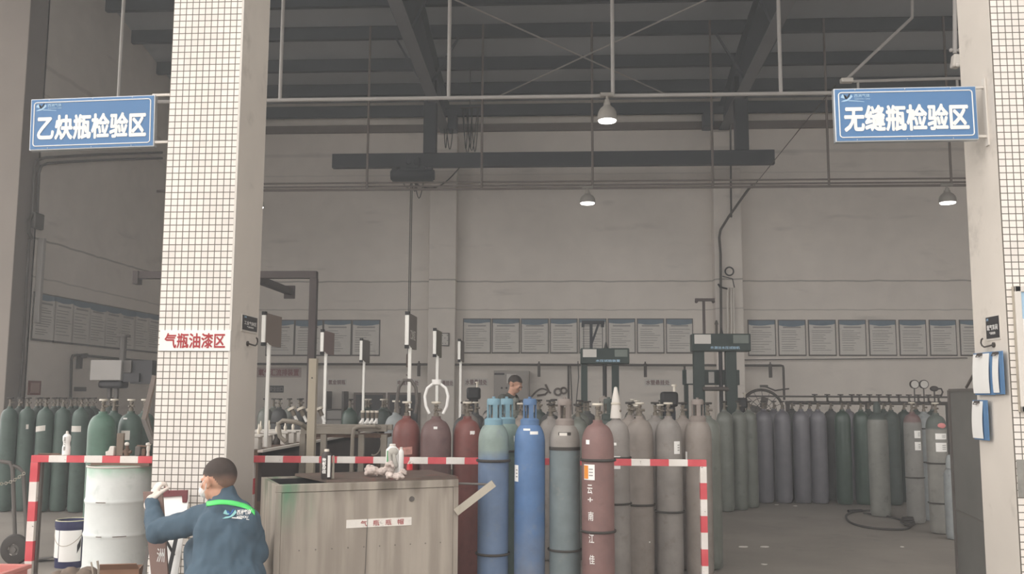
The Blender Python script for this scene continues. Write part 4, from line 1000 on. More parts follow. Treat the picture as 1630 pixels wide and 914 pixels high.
b.cyl((0, .0, zc), (0, .12, zc), .05, seg=14); b.build('fan_blades', M_frame, t, bevel=.002)
MB().tube([(-.25, -.05, .015), (-.25, .25, .015), (-.06, .09, .5), (-.06, .09, zc)], .014, 8).tube([(.25, -.05, .015), (.25, .25, .015), (.06, .09, .5), (.06, .09, zc)], .014, 8).build('fan_stand', M_darkpipe, t)
# valve manifold along the right
t = thing('valve_manifold', 'horizontal valve manifold pipe with upright valves and two gauges at back right', 'manifold', (0, 15.4, 0))
xa, xb = XatF(1250, 15.4, 1.4), XatF(1516, 15.4, 1.4); zm = P(1400, 642, 15.4).z
MB().cyl((xa, 0, zm), (xb, 0, zm), .028, seg=10).build('header_pipe', M_darkpipe, t)
MB().cyl((xa-.6, .06, zm+.1), (xb, .06, zm+.1), .014, seg=8).build('upper_pipe', M_frame, t)
for x in (xa+.05, (xa+xb)/2, xb-.05): MB().box((x-.03, .03, 0), (x+.03, .08, zm)).build('stand_post', M_darkpipe, t, smooth=0)
for px in (1297, 1317, 1338, 1356, 1368, 1384, 1399, 1415, 1431, 1447, 1462, 1478, 1494):
    x = XatF(px, 15.4, 1.5)
    MB().cyl((x, 0, zm), (x, 0, zm+.12), .016, seg=8).cyl((x, 0, zm+.12), (x, 0, zm+.14), .045, seg=12).cyl((x, 0, zm+.03), (x, -.05, zm+.03), .014, seg=8).build('manifold_valve', M_darkpipe, t)
for px in (1455, 1470):
    c = P(px, 612, 15.4); c = Vector((c.x, 0, c.z))
    g = MB().cyl((c.x, .02, c.z), (c.x, -.03, c.z), .068, seg=24).torus((c.x, -.03, c.z), .064, .008, (0, 1, 0)).cyl((c.x, 0, zm), (c.x, 0, c.z-.05), .01, seg=8).build('pressure_gauge', M_darkpipe, t)
    MB().cyl((c.x, -.034, c.z), (c.x, -.036, c.z), .058, seg=24).build('gauge_face', M_paper, g)
c = P(1487, 619, 15.4); c = Vector((c.x, 0, c.z))
MB().ell(c, (.07, .05, .045), seg=12).tube([c+Vector((.05, 0, .0)), c+Vector((.11, 0, .0)), c+Vector((.13, 0, -.05)), c+Vector((.1, 0, -.12))], .014, 8).cyl((c.x, 0, zm), (c.x, 0, c.z), .012, seg=8).build('regulator', M_darkpipe, t)
# white nozzle behind press, dark machine heads
for lb, px, Y, hh in (('dark boxy pump head behind grey cylinders left of the larger press', 1047, 10.2, 1.56), ('dark boxy pump head above the crowd left of the pale green cylinder', 754, 12.6, 1.62), ('dark boxy pump body under the fan beside the larger press', 1179, 14.5, 1.5)):
    t = thing('pump', lb, 'pump', (XatF(px, Y, 1.5)+(.12 if px == 1047 else 0), Y, 0))
    MB().box((-.09, -.09, hh-.16), (.09, .09, hh)).cyl((-.06, 0, hh-.2), (.06, 0, hh-.2), .07, seg=14).build('motor', M_black, t, bevel=.03)
    MB().box((-.06, -.06, .05), (.06, .06, hh-.2)).build('stand', M_beam, t, smooth=0); MB().box((-.12, -.12, 0), (.12, .12, .05)).build('foot_plate', M_beam, t, smooth=0)
    MB().cyl((.05, -.05, hh), (.05, -.05, hh+.06), .014, seg=8).cyl((.05, -.05, hh+.06), (.05, -.05, hh+.075), .03, seg=10).build('pump_valve', M_chrome, t)

# ------------------------------------------------------------------ sign poles and valve bench
M_polewhite = mat('white pole paint', (232, 230, 224), .5, var=.03)  # white paint of the poles and the panels' front edges
M_panelgrey = mat('grey sign panel', (112, 106, 102), .5, var=.06)
M_panelbrown = mat('brown sign panel', (126, 112, 104), .5, var=.06)
def sign_pole(label, pxe, Y, ytop, ybot, pxp, base_z, m, txt=None, depth=.45, xoff=0):
    X = XatF(pxe, Y, 2.0); zt = P(pxe, ytop, Y).z; zb = P(pxe, ybot, Y).z
    t = thing('sign_pole', label, 'sign', (X, Y, base_z))
    zt -= base_z; zb -= base_z
    MB().box((-.012, 0, zb), (.012, depth, zt)).build('sign_panel', m, t, smooth=0)
    MB().box((-.016, -.02, zb+.015), (.016, 0, zt-.015)).build('panel_edge', M_polewhite, t, bevel=.002)
    MB().box((-.017, -.022, zt-.02), (.017, .02, zt+.01)).box((-.017, -.022, zb-.01), (.017, .02, zb+.02)).build('end_cap', M_black, t, smooth=0)
    dx = XatF(pxp, Y+.06, 1.7)-X
    MB().box((dx-.014, .045, 0), (dx+.014, .075, zb)).bar((dx, .06, zb-.01), (0, .06, zb+.02), .02).build('pole', M_polewhite, t, bevel=.002)
    if txt:
        text('lettering', txt, depth*.62, (zt-zb)*.3, (.0135, depth*.5, (zt+zb)/2-.03), M_paper, t, right=(0, 1, 0), bold=.03)
    return t
sign_pole('tall white pole with grey lettered panel, nearest of the middle line of poles', 648, 7.95, 498, 553, 652, 0, M_panelgrey, '乙炔区')
sign_pole('white pole with olive panel, second of the middle line of poles', 692, 9.4, 524, 567, 696, 0, mat('olive sign panel', (104, 100, 86), .5, var=.06))
sign_pole('white pole with slim panel, farthest of the middle line of poles', 731, 11.4, 541, 575, 733, 0, M_panelgrey)
BZ = 1.07
sign_pole('white pole with brown panel beside the left pillar, nearest of the left line', 420, 7.8, 498, 549, 427, BZ, M_panelbrown)
sign_pole('white pole with pinkish panel, second of the left line of poles', 513, 9.5, 526, 563, 518, BZ, mat('pinkish sign panel', (136, 116, 112), .5, var=.06))
sign_pole('white pole with grey panel, farthest of the left line of poles', 575, 11.4, 540, 576, 579, BZ, M_panelgrey)
# long valve bench running back from the left pillar
bx1 = -2.40; bx0 = -3.1
t = thing('valve_bench', 'long dark bench of valve fittings running back beside the left pillar', 'bench', (0, 0, 0))
MB().box((bx0, 7.45, BZ-.06), (bx1, 12.6, BZ-.02)).build('bench_top', M_rust, t, smooth=0)
MB().box((bx1-.03, 7.45, BZ-.40), (bx1, 12.6, BZ-.02)).build('side_board', M_gantry, t, smooth=0)
MB().box((bx1-.04, 7.45, BZ-.02), (bx1+.005, 12.6, BZ)).build('edge_rail', M_offwhite, t, smooth=0)
MB().box((bx0, 7.45, BZ-.02), (bx0+.04, 12.6, BZ)).build('edge_rail', M_offwhite, t, smooth=0)
for Y in (7.6, 9.2, 10.9, 12.4):
    for x in (bx0+.05, bx1-.08): MB().box((x, Y, 0), (x+.05, Y+.05, BZ-.06)).build('bench_leg', M_rust, t, smooth=0)
# rows of white clamp blocks with little valves on the bench
ii = 0
for r_, x in enumerate((bx1-.26, bx1-.53)):
    for k in range(7):
        Y = 7.62+k*.26 + r_*.1
        if abs(Y-8.45) < .16: continue
        q = thing('valve_clamp', 'white valve clamp, %s from the near end of the bench\'s %s line' % (ORD[k], ('right', 'left')[r_]), 'valve clamp', (x, Y, BZ-.0185), 0, 'valve clamps on the bench')
        MB().box((-.10, -.05, 0), (-.05, .05, .10)).box((.05, -.05, 0), (.10, .05, .10)).box((-.12, -.055, .10), (.12, .055, .115)).build('clamp_frame', M_offwhite, q, bevel=.004)
        MB().lathe([(0, 0), (.03, 0), (.034, .03), (.02, .06), (.024, .09), (0, .095)], 12).build('valve_body', M_darkpipe, q)
        MB().lathe([(.012, .115), (.016, .15), (.008, .17), (.008, .2), (0, .205)], 10).build('valve_stem', M_chrome, q)
# frame table with tilted and upright valves
M_stand = mat('dusty grey box steel', (146, 138, 127), .6, var=.12, scale=5)
t = thing('valve_stand', 'grey tubular stand with upright and tilted valves beyond the left barrier rail', 'stand', (0, 8.5, 0))
zt = P(560, 686, 8.5).z
vst = t; vstand = Vector((0, 8.5, 0))
def fx(px, Y=8.5): return XatF(px, Y, 1.2)
MB().box((fx(480), -.03, zt-.03), (fx(572), .03, zt+.03)).build('front_rail', M_stand, t, bevel=.004)
MB().box((fx(565), -.03, zt-.005), (fx(616), .03, zt+.05)).build('front_rail', M_stand, t, bevel=.004)
MB().box((fx(490), .25, zt+.0), (fx(616), .31, zt+.05)).build('rear_rail', M_stand, t, bevel=.004)
MB().box((fx(480), .0, zt-.06), (fx(614), .3, zt-.03)).build('tray', M_rust, t, smooth=0)
for px in (483, 516, 576, 612): MB().box((fx(px)-.025, -.025, 0), (fx(px)+.025, .025, zt-.03 if px > 480 else zt-.02)).build('stand_leg', M_stand, t, smooth=0)
MB().tube([(fx(562), -.085, .02), (fx(565), -.085, zt-.05), (fx(567), -.085, zt+.02), (fx(575), -.085, zt+.04), (fx(600), -.085, zt+.045), (fx(606), -.03, zt+.03)], .018, 8).build('bent_pipe', M_stand, t)
MB().tube([(fx(462), -.12, zt-.10), (fx(452), -.12, zt-.05), (fx(449), -.12, zt+.06), (fx(456), -.12, zt+.09), (fx(476), -.12, zt+.08), (fx(484), -.1, zt+.06), (fx(490), -.02, zt+.02)], .021, 8).build('bent_pipe', M_stand, t)
for k, px in enumerate((577, 585, 592, 599)):
    q = thing('bench_valve', 'small upright valve with beige handwheel, %s of four on the tubular stand' % ORD[k], 'valve', (fx(px), 8.5, zt+.0645), 0, 'upright valves on the stand')
    MB().cyl((0, 0, 0), (0, 0, .05), .012, seg=8).cyl((0, 0, .035), (-.02, -.03, -.0), .012, seg=8).build('valve_spout', M_white, q)
    MB().cyl((0, 0, .05), (0, 0, .10), .017, seg=10).build('valve_body', M_brass, q); MB().cyl((0, 0, .10), (0, 0, .118), .0185, seg=14).build('handwheel', M_chrome, q)
for k, (px, dz) in enumerate(((475, .10), (489.5, .11), (504, .10), (518.5, .11))):
    q = thing('bench_valve', 'tilted valve with beige handwheel, %s of four beside the tall post' % ORD[k], 'valve', (fx(px), 8.46, zt+.078), 0, 'tilted valves beside the post')
    q.rotation_euler = (0, -.45, 0)
    MB().cyl((0, 0, -.0), (0, 0, .06), .013, seg=8).build('valve_spout', M_white, q)
    MB().cyl((0, 0, .06), (0, 0, .12), .02, seg=10).build('valve_body', M_brass, q); MB().cyl((0, 0, .12), (0, 0, .142), .038, seg=14).build('handwheel', M_chrome, q)
t = thing('tall_post', 'tall pale box section post standing beyond the left barrier rail', 'post', (XatF(496, 8.2, 1.2), 8.2, 0))
zt2 = P(497, 571, 8.2).z; MB().box((-.034, -.034, 0), (.034, .034, zt2)).build('post_section', mat('pale box steel', (178, 168, 150), .5, var=.08, scale=4, stretch=.3), t, bevel=.004)
MB().cyl((0, -.036, zt2-.17), (0, -.033, zt2-.17), .007, seg=8).build('bolt_hole', M_black, t); MB().box((-.08, -.08, 0), (.08, .08, .012)).build('foot_plate', M_frame, t, smooth=0)
MB().tube([P(595+12*math.cos(a), 705+20*math.sin(a), 8.53)-vstand for a in [-PI*.5+PI*1.1*k/12 for k in range(13)]], .008, 6).build('hose_loop', M_stand, vst)

# ------------------------------------------------------------------ red and white barriers
def band_mat(L, n, first, plain):
    m = bpy.data.materials.new('red and white banding'); m.use_nodes = True; nd = m.node_tree.nodes; l = m.node_tree.links; b = nd['Principled BSDF']; b.inputs['Roughness'].default_value = .5
    tc = nd.new('ShaderNodeTexCoord'); sx = nd.new('ShaderNodeSeparateXYZ'); l.new(tc.outputs['Object'], sx.inputs[0])
    def mth(op, a, v=None):
        q = nd.new('ShaderNodeMath'); q.operation = op; l.new(a, q.inputs[0])
        if v is not None: q.inputs[1].default_value = v
        return q.outputs[0]
    u = mth('DIVIDE', sx.outputs['Y'], L*(1-plain)/n)
    par = mth('FLOORED_MODULO', mth('ADD', mth('FLOOR', u), float(first)), 2.0)
    nz = nd.new('ShaderNodeTexNoise'); nz.inputs['Scale'].default_value = 22; nz.inputs['Detail'].default_value = 6; nz.inputs['Roughness'].default_value = .7; l.new(tc.outputs['Object'], nz.inputs['Vector'])
    nz2 = nd.new('ShaderNodeTexNoise'); nz2.inputs['Scale'].default_value = 6; nz2.inputs['Detail'].default_value = 4; l.new(tc.outputs['Object'], nz2.inputs['Vector'])
    ch = nd.new('ShaderNodeMapRange'); ch.inputs['From Min'].default_value = .63; ch.inputs['From Max'].default_value = .66; l.new(nz.outputs['Fac'], ch.inputs['Value'])
    sh = nd.new('ShaderNodeMapRange'); sh.inputs['From Min'].default_value = .3; sh.inputs['From Max'].default_value = .7; l.new(nz2.outputs['Fac'], sh.inputs['Value'])
    def mix(f, a, c):
        q = nd.new('ShaderNodeMix'); q.data_type = 'RGBA'; l.new(f, q.inputs['Factor'])
        for i, v in (('A', a), ('B', c)):
            if isinstance(v, tuple): q.inputs[i].default_value = (*lin(v), 1)
            else: l.new(v, q.inputs[i])
        return q.outputs['Result']
    red = mix(sh.outputs['Result'], (196, 62, 72), (216, 92, 98)); wht = mix(sh.outputs['Result'], (216, 208, 200), (236, 230, 224))
    wht = mix(ch.outputs['Result'], wht, (120, 108, 100))
    c = mix(par, red, wht)
    if plain:
        pl = mth('GREATER_THAN', sx.outputs['Y'], L*(1-plain)); c = mix(pl, c, (150, 142, 132))
    l.new(c, b.inputs['Base Color']); return m
def banded(t, a, b_, sec, n, name, first=0, plain_last=0):
    """box tube painted in red and white bands along its length"""
    a, b_ = Vector(a), Vector(b_); d = b_-a; L = d.length
    o = MB().box((-sec/2, 0, -sec/2), (sec/2, L, sec/2)).build(name, band_mat(L, n, first, plain_last), t, bevel=.002)
    o.location = a; y = d/L; x = y.cross(Vector((0, 0, 1)))
    if x.length < 1e-4: x = Vector((1, 0, 0))
    x.normalize(); o.rotation_euler = Matrix((x, y, x.cross(y))).transposed().to_euler()
    return o
YB = 7.38
t = thing('barrier', 'red and white barrier right of the left pillar, ending at a corner post', 'barrier', (0, YB, 0))
zr = P(1100, 737, YB).z; xa = XatF(395, YB, 1); xb = XatF(1124, YB, 1)
RAILZ = zr
banded(t, (xa, 0, zr), (xb, 0, zr), .05, 25, 'top_rail', 0)
banded(t, (xb-.025, 0, zr-.026), (xb-.025, 0, 0), .05, 7, 'corner_post', 1, plain_last=.12)
MB().box((xb-.1, -.07, 0), (xb+.05, .07, .01)).build('foot_plate', M_frame, t, smooth=0)
banded(t, (xa+.03, 0, zr-.026), (xa+.03, 0, 0), .05, 7, 'end_post', 1, plain_last=.12)
YB2 = 6.9
t = thing('barrier', 'red and white barrier left of the left pillar, in front of green cylinders', 'barrier', (0, YB2, 0))
zr2_ = P(150, 731, YB2).z; xa = XatF(52, YB2, 1)
banded(t, (xa, 0, zr2_), (PLX0-.002, 0, zr2_), .05, 8, 'top_rail', 0)
banded(t, (xa+.028, 0, zr2_-.026), (xa+.028, 0, 0), .056, 7, 'corner_post', 0)
MB().box((xa+.06, .0, 0), (xa+.075, .03, zr2_-.03)).build('angle_stiffener', M_frame, t, smooth=0)
# little things standing on the left rail
zt = zr2_+.0265
def on_rail(px): return Vector((XatF(px, YB2, 1.05), YB2, zt))
t = thing('plastic_bottle', 'slim white bottle with dark print standing on the left rail', 'bottle', on_rail(105))
MB().lathe([(0, 0), (.026, 0), (.029, .004), (.029, .06), (.024, .075), (.024, .095), (.029, .11), (.029, .14), (.02, .152), (.012, .157), (0, .158)], 18).build('bottle_body', M_white, t)
MB().cyl((0, 0, .157), (0, 0, .178), .011, .008, seg=10).build('bottle_cap', M_offwhite, t)
text('print', '强力胶', .1, .016, (0, -.0305, .085), M_print, t, right=(0, 0, 1), up=(-1, 0, 0))
t = on_rail(80)
tag(MB().cyl((-.09, 0, .007), (.07, 0, .007), .007, seg=8).bar((.0, 0, .004), (.1, .0, .004), .012, .006).build('paint_brush', M_rust, loc=t), 'thin brown stick lying on the left rail', 'stick')
t = on_rail(176)
tag(MB().prism([(-.03, -.02, 0), (.03, -.02, 0), (.032, -.02, .068), (.0, -.02, .07), (-.012, -.02, .036), (-.032, -.02, .03)], (0, .04, 0)).build('plastic_block', M_offwhite, loc=t, bevel=.004), 'notched white block standing on the left rail', 'block')
t = on_rail(190)
tag(MB().box((-.026, -.012, 0), (.026, .012, .165)).build('wood_offcut', mat('weathered wood', (120, 108, 96), .8, var=.2, scale=10, stretch=.2), loc=t+Vector((0, .008, 0)), bevel=.003), 'upright weathered wood offcut on the left rail', 'wood offcut')
def fitting(px, lb, s=1.0):
    t = thing('pipe_fitting', lb, 'pipe fitting', on_rail(px))
    MB().cyl((0, 0, 0), (0, 0, .05*s), .02*s, seg=12).cyl((-.03*s, 0, .028*s), (.034*s, 0, .028*s), .013*s, seg=10).cyl((0, 0, .05*s), (0, 0, .075*s), .012*s, seg=10).build('fitting_body', M_rust, t)
    MB().ell((-.004, 0, .085*s), (.018*s, .014*s, .016*s), seg=10).build('fitting_cap', M_offwhite, t)
fitting(202, 'brown pipe fitting with white cap beside the wood offcut on the left rail'); 
t = thing('pipe_fitting', 'pair of brown fittings joined by a bar next to the pillar on left rail', 'pipe fitting', on_rail(226))
MB().box((-.05, -.016, 0), (-.01, .016, .07)).build('fitting_block', M_frame, t, bevel=.006); MB().cyl((-.04, 0, .072), (.05, 0, .068), .008, seg=8).build('tie_bar', M_rust, t)
MB().lathe([(0, 0), (.012, 0), (.009, .03), (.014, .05), (.012, .075), (.02, .08), (.018, .095), (0, .1)], 12, c=(.045, 0, 0)).build('white_stud', M_offwhite, t)
MB().box((0, -.012, 0), (.025, .012, .055)).build('rust_block', M_rust, t, bevel=.004)
# V-shaped steel bracket on the pillar's left face
t = thing('folded_bracket', 'bundle of brown steel angles folded against the left pillar edge', 'bracket', (PLX0, 6.8, P(240, 650, 6.8).z))
o0 = t.location.copy()
for k in range(4):
    Y = 6.62+.1*k
    a_, b_, c_ = P(246, 598, Y), P(229+1.5*k, 668-4*k, Y), P(243, 706-2*k, Y)
    a_.x = min(a_.x, PLX0-.002); c_.x = min(c_.x, PLX0-.002)
    MB().bar(a_-o0, b_-o0, .02, .03).build('steel_angle', M_brownsteel, t, smooth=0)
    if k % 2 == 0: MB().bar(b_-o0, c_-o0, .02, .03).build('steel_strut', M_frame, t, smooth=0)
MB().box((-.006, -.25, -.28), (0, .22, -.2)).box((-.006, -.25, .2), (0, .22, .26)).build('wall_strip', M_brownsteel, t, smooth=0)

# ------------------------------------------------------------------ stainless bin
ang = math.radians(26)
c0 = P(438.5, 772, 6.0)
t = thing('metal_bin', 'paint stained stainless bin with a red and white strip label', 'bin', (c0.x, 6.0, 0), ang)
BW, BD, BH = 1.23, .62, c0.z
M_bin = mat('stained stainless sheet', (176, 166, 150), .45, metal=.2, var=.10, scale=2.6, stain=(146, 136, 118), stain_amt=.35, stretch=.12)
MB().box((0, .004, .02), (BW, .03, BH-.05)).box((0, BD-.03, .02), (BW, BD, BH-.05)).box((0, .03, .02), (.03, BD-.03, BH-.05)).box((BW-.03, .03, .02), (BW, BD-.03, BH-.05)).box((.03, .03, .02), (BW-.03, BD-.03, .05)).box((0, BD-.03, BH-.05), (BW, BD, BH)).box((0, .03, BH-.05), (.03, BD-.03, BH)).box((BW-.03, .03, BH-.05), (BW, BD-.03, BH)).build('bin_body', M_bin, t, smooth=0)
b = MB().box((0, -.012, BH-.05), (BW, .03, BH)).box((0, -.012, .0), (.04, .006, BH-.05)).box((BW-.035, -.012, 0), (BW, .006, BH-.05)); b.build('front_frame', M_bin, t, bevel=.003)
MB().box((.042, -.006, .0), (BW-.037, .006, BH-.053)).build('front_panel', M_bin, t, smooth=0)
MB().box((.03, .03, BH-.3), (.40, BD-.03, BH-.29)).box((.03, .031, BH-.29), (.45, .035, BH-.012)).box((.031, .031, BH-.29), (.036, BD-.031, BH-.012)).box((.03, BD-.036, BH-.29), (.45, BD-.031, BH-.012)).build('opening_shade_sheets', M_black, t, smooth=0)  # black sheets added for the shade and dirt inside the bin's opening
MB().prism([(.33, .03, BH+.001), (BW, -.0, BH+.001), (BW, BD, BH+.001), (.23, BD, BH+.001)], (0, 0, .018)).build('bin_lid', mat('oily lid sheet', (104, 90, 82), .5, metal=.2, var=.3, scale=4, stain=(150, 66, 66), stain_amt=.7), t, smooth=0)
M_greenstain = mat('green overspray', (70, 140, 96), .6, var=.2, scale=6)
def stain_mat():
    """translucent-edged overspray: green paint only where a streaky mask allows, else the sheet colour"""
    m = bpy.data.materials.new('green overspray on sheet'); m.use_nodes = True
    n = m.node_tree.nodes; l = m.node_tree.links; b = n['Principled BSDF']; b.inputs['Roughness'].default_value = .5
    tc = n.new('ShaderNodeTexCoord'); sx = n.new('ShaderNodeSeparateXYZ'); l.new(tc.outputs['Object'], sx.inputs[0])
    mp = n.new('ShaderNodeMapping'); mp.inputs['Scale'].default_value = (7, 7, 1.1); l.new(tc.outputs['Object'], mp.inputs[0])
    nz = n.new('ShaderNodeTexNoise'); nz.inputs['Scale'].default_value = 1.3; nz.inputs['Detail'].default_value = 5; l.new(mp.outputs[0], nz.inputs['Vector'])
    def mr(src, a, b_, c, d):
        r = n.new('ShaderNodeMapRange'); r.interpolation_type = 'SMOOTHSTEP'
        for i, v in zip(('From Min', 'From Max', 'To Min', 'To Max'), (a, b_, c, d)): r.inputs[i].default_value = v
        l.new(src, r.inputs['Value']); return r.outputs['Result']
    def mth(op, a, b_):
        q = n.new('ShaderNodeMath'); q.operation = op
        for i, v in enumerate((a, b_)):
            if isinstance(v, float): q.inputs[i].default_value = v
            else: l.new(v, q.inputs[i])
        return q.outputs[0]
    fx_ = mr(sx.outputs['X'], .10, .40, 1.0, .0); fz = mr(sx.outputs['Z'], BH-.36, BH-.03, .0, 1.0)
    fx0 = mr(sx.outputs['X'], .0, .06, .2, 1.0)
    mask = mth('MULTIPLY', mth('MULTIPLY', fx_, fx0), fz); mask = mth('MULTIPLY', mask, mr(nz.outputs['Fac'], .38, .66, .05, 1.0))
    # dark grime along the top edge
    gz = mr(sx.outputs['Z'], BH-.16, BH-.02, .0, 1.0); grime = mth('MULTIPLY', gz, mr(nz.outputs['Fac'], .4, .7, .0, .75))
    nz2 = n.new('ShaderNodeTexNoise'); nz2.inputs['Scale'].default_value = 2.2; nz2.inputs['Detail'].default_value = 7
    mp2 = n.new('ShaderNodeMapping'); mp2.inputs['Scale'].default_value = (6, 6, .5); l.new(tc.outputs['Object'], mp2.inputs[0]); l.new(mp2.outputs[0], nz2.inputs['Vector'])
    base = n.new('ShaderNodeMix'); base.data_type = 'RGBA'; base.inputs['A'].default_value = (*lin((150, 140, 129)), 1); base.inputs['B'].default_value = (*lin((172, 162, 150)), 1)
    l.new(mr(nz2.outputs['Fac'], .35, .65, .0, 1.0), base.inputs['Factor'])
    m1 = n.new('ShaderNodeMix'); m1.data_type = 'RGBA'; l.new(grime, m1.inputs['Factor']); l.new(base.outputs['Result'], m1.inputs['A']); m1.inputs['B'].default_value = (*lin((92, 84, 72)), 1)
    m2 = n.new('ShaderNodeMix'); m2.data_type = 'RGBA'; m2.clamp_factor = True; l.new(mask, m2.inputs['Factor']); l.new(m1.outputs['Result'], m2.inputs['A']); m2.inputs['B'].default_value = (*lin((98, 142, 112)), 1)
    l.new(m2.outputs['Result'], b.inputs['Base Color']); b.inputs['Metallic'].default_value = .15
    return m
sm = stain_mat()
for ch in t.children:
    if ch.name.split('.')[0] in ('front_panel', 'front_frame', 'bin_body'): ch.data.materials.clear(); ch.data.materials.append(sm)
zl = BH-.265
MB().box((.46, -.0095, zl-.026), (.90, -.006, zl+.026)).build('strip_label', M_bandwhite, t, smooth=0)
for k, chh in enumerate('气瓶瓶帽'): text('lettering', chh, .042, .036, (.575+.083*k, -.0105, zl), M_redtext, t, bold=.004)
b = MB()
for k in range(11): b.cyl((.16+.105*k, -.009, .52), (.16+.105*k, -.005, .52), .004, seg=8)
b.build('rivet_line', M_frame, t)
MB().bar((.60, -.0085, zl+.03), (.59, -.0085, .3), .006, .003).build('drip_mark', M_frame, t, smooth=0)
MB().cyl((.90, -.012, BH-.12), (.90, -.005, BH-.12), .018, seg=12).build('plug', M_frame, t)
b = MB().bar((BW-.02, -.02, BH-.22), (BW+.20, -.16, BH-.02), .015, .05); b.build('prop_arm', M_galv, t, smooth=0)
MB().cyl((BW+.0, .02, BH-.03), (BW+.2, -.15, BH-.03), .008, seg=8).build('stay_rod', M_frame, t)
binroot = t; RB = Matrix.Rotation(ang, 4, 'Z'); binloc = Vector((c0.x, 6.0, 0))
def binpt(px, py):           # point on the lid plane
    return PZ(px, py, BH+.0195)
ztop = BH+.0195
def can(px, py, r, h, name, label, cat, m, capm, prints=None):
    p = binpt(px, py); t = thing(name, label, cat, p)
    MB().lathe([(0, 0), (r*.95, 0), (r, .004), (r, h*.80), (r*.92, h*.84), (r*.6, h*.90), (r*.55, h*.92), (0, h*.92)], 20).build('can_body', m, t)
    MB().lathe([(r*.5, h*.90), (r*.5, h*.98), (r*.4, h), (0, h)], 16).build('can_cap', capm, t)
    return t
M_canart = mat('spray can print', (60, 54, 52), .4, var=.5, scale=30)
q = can(519, 763, .034, .195, 'spray_can', 'dark spray can with white vertical lettering on the bin lid', 'spray can', M_canart, M_chrome)
text('lettering', '自动喷漆', .1, .028, (-.008, 0, .09), M_white, q, right=(0, 0, 1), up=(-1, 0, 0), fn=wrapper(.0355), bold=.03)
patch('white_stripe', .02, .14, .085, .0345, M_white, q, .75, nx=4)
q = thing('thin_canister', 'thin grey metal rod canister just right of the dark spray can', 'canister', binpt(530, 762))
MB().lathe([(0, 0), (.008, 0), (.008, .13), (.005, .15), (0, .152)], 12).build('canister_body', M_galv, q)
q = can(624, 757, .045, .215, 'solvent_bottle', 'large white bottle with green edge under a draped glove on the bin', 'bottle', M_white, M_offwhite)
patch('green_band', .02, .12, .11, .0455, mat('green label band', (90, 150, 104), .5), q, -.55, nx=4)
patch('label_sticker', .05, .06, .05, .0455, M_paper, q, .5, nx=6); patch('black_mark', .02, .02, .05, .0478, M_black, q, .35, nx=4)
q = can(638, 754, .019, .185, 'slim_bottle', 'slim white bottle right of the large bottle on the bin', 'bottle', M_white, M_offwhite)
q = thing('red_cap', 'small red cap with white top lying on the bin lid', 'cap', binpt(652, 748))
MB().cyl((0, 0, 0), (0, 0, .042), .024, .021, seg=16).build('cap_body', M_red, q); MB().tube([(-.01, 0, .04), (.0, 0, .062), (.015, 0, .056), (.022, -.004, .045)], .008, 8).build('cap_spout', M_offwhite, q)
# crumpled gloves
def glove_heap(name, label, p, seed, s=1.0, m=M_glove):
    """crumpled knitted glove: a flattened lump with short curled fingers, creased"""
    rnd = random.Random(seed); b = MB()
    for k in range(6): b.ell((rnd.uniform(-.05, .05)*s, rnd.uniform(-.02, .02)*s, (.022+rnd.uniform(0, .022))*s), (rnd.uniform(.028, .045)*s, .03*s, .022*s), Matrix.Rotation(rnd.uniform(-.5, .5), 3, 'Y'), 12)
    for k in range(5):
        a = rnd.uniform(2.6, 3.7) if k < 3 else rnd.uniform(-.5, .6); d = Vector((math.cos(a), math.sin(a)*.5, 0)); x0 = d*.045*s + Vector((0, rnd.uniform(-.02, .02)*s, (.03+.012*k)*s))
        x1 = x0 + d*.028*s + Vector((0, 0, .008*s)); x2 = x1 + d*.014*s - Vector((0, 0, .018*s))
        b.cap(x0, .013*s, x1, .012*s, 8); b.cap(x1, .012*s, x2, .011*s, 8)
    me = remeshed(b, .005, 2, .006, .016)
    zmin = min(v.co.z for v in me.vertices)
    for v in me.vertices: v.co.z -= zmin
    o = link(me, name, m, loc=p, smooth=180); tag(o, label, 'glove'); return o
M_dirty = mat('dirty work glove', (196, 182, 174), .9, var=.3, scale=30, stain=(72, 50, 52), stain_amt=.9)
glove_heap('work_glove', 'crumpled dirty work glove left of the bottles on the bin', binpt(605, 759), 3, 1.15, M_dirty)
glove_heap('work_glove', 'dirty work glove bunched before the large white bottle on the bin', binpt(630, 764), 5, .75, M_dirty)
q = binpt(622, 757)
b = MB(); b.cap((.03, -.064, .15), .012, (.045, -.066, .07), .018, 8); b.cap((.0, -.064, .16), .012, (.01, -.066, .08), .016, 8); b.ell((.025, -.062, .165), (.035, .014, .03))
tag(b.build('rag', mat('grey rag', (170, 166, 158), .9, var=.2, scale=30), loc=q), 'grey rag draped over the front of the large bottle', 'rag')

# ------------------------------------------------------------------ drum, pail and floor things at left
DY = 8.25; dx = XatF(190, DY, .6)
t = thing('steel_drum', 'white painted oil drum with overspray under the left barrier', 'drum', (dx, DY, 0)); DR, DH = .275, .89
M_drum = mat('white painted drum', (228, 232, 229), .5, var=.06, scale=5, col2=(150, 198, 170), split=(.91, .09), stain=(190, 200, 192), stain_amt=.5)
prof = [(0, .02), (DR-.02, .02), (DR, .0), (DR+.006, .01), (DR, .03)]
for zh in (.30, .585): prof += [(DR, zh-.03), (DR+.004, zh-.016), (DR+.008, zh-.004), (DR+.008, zh+.004), (DR+.004, zh+.016), (DR, zh+.03)]
prof += [(DR, DH-.02)]
MB().lathe(prof, 48).build('drum_body', M_drum, t)
MB().torus((0, 0, DH-.012), DR, .009, seg=48).build('top_rim', M_offwhite, t); MB().lathe([(0, DH-.025), (DR-.004, DH-.025), (DR-.004, DH-.035), (0, DH-.035)], 48).build('drum_lid', M_drum, t)
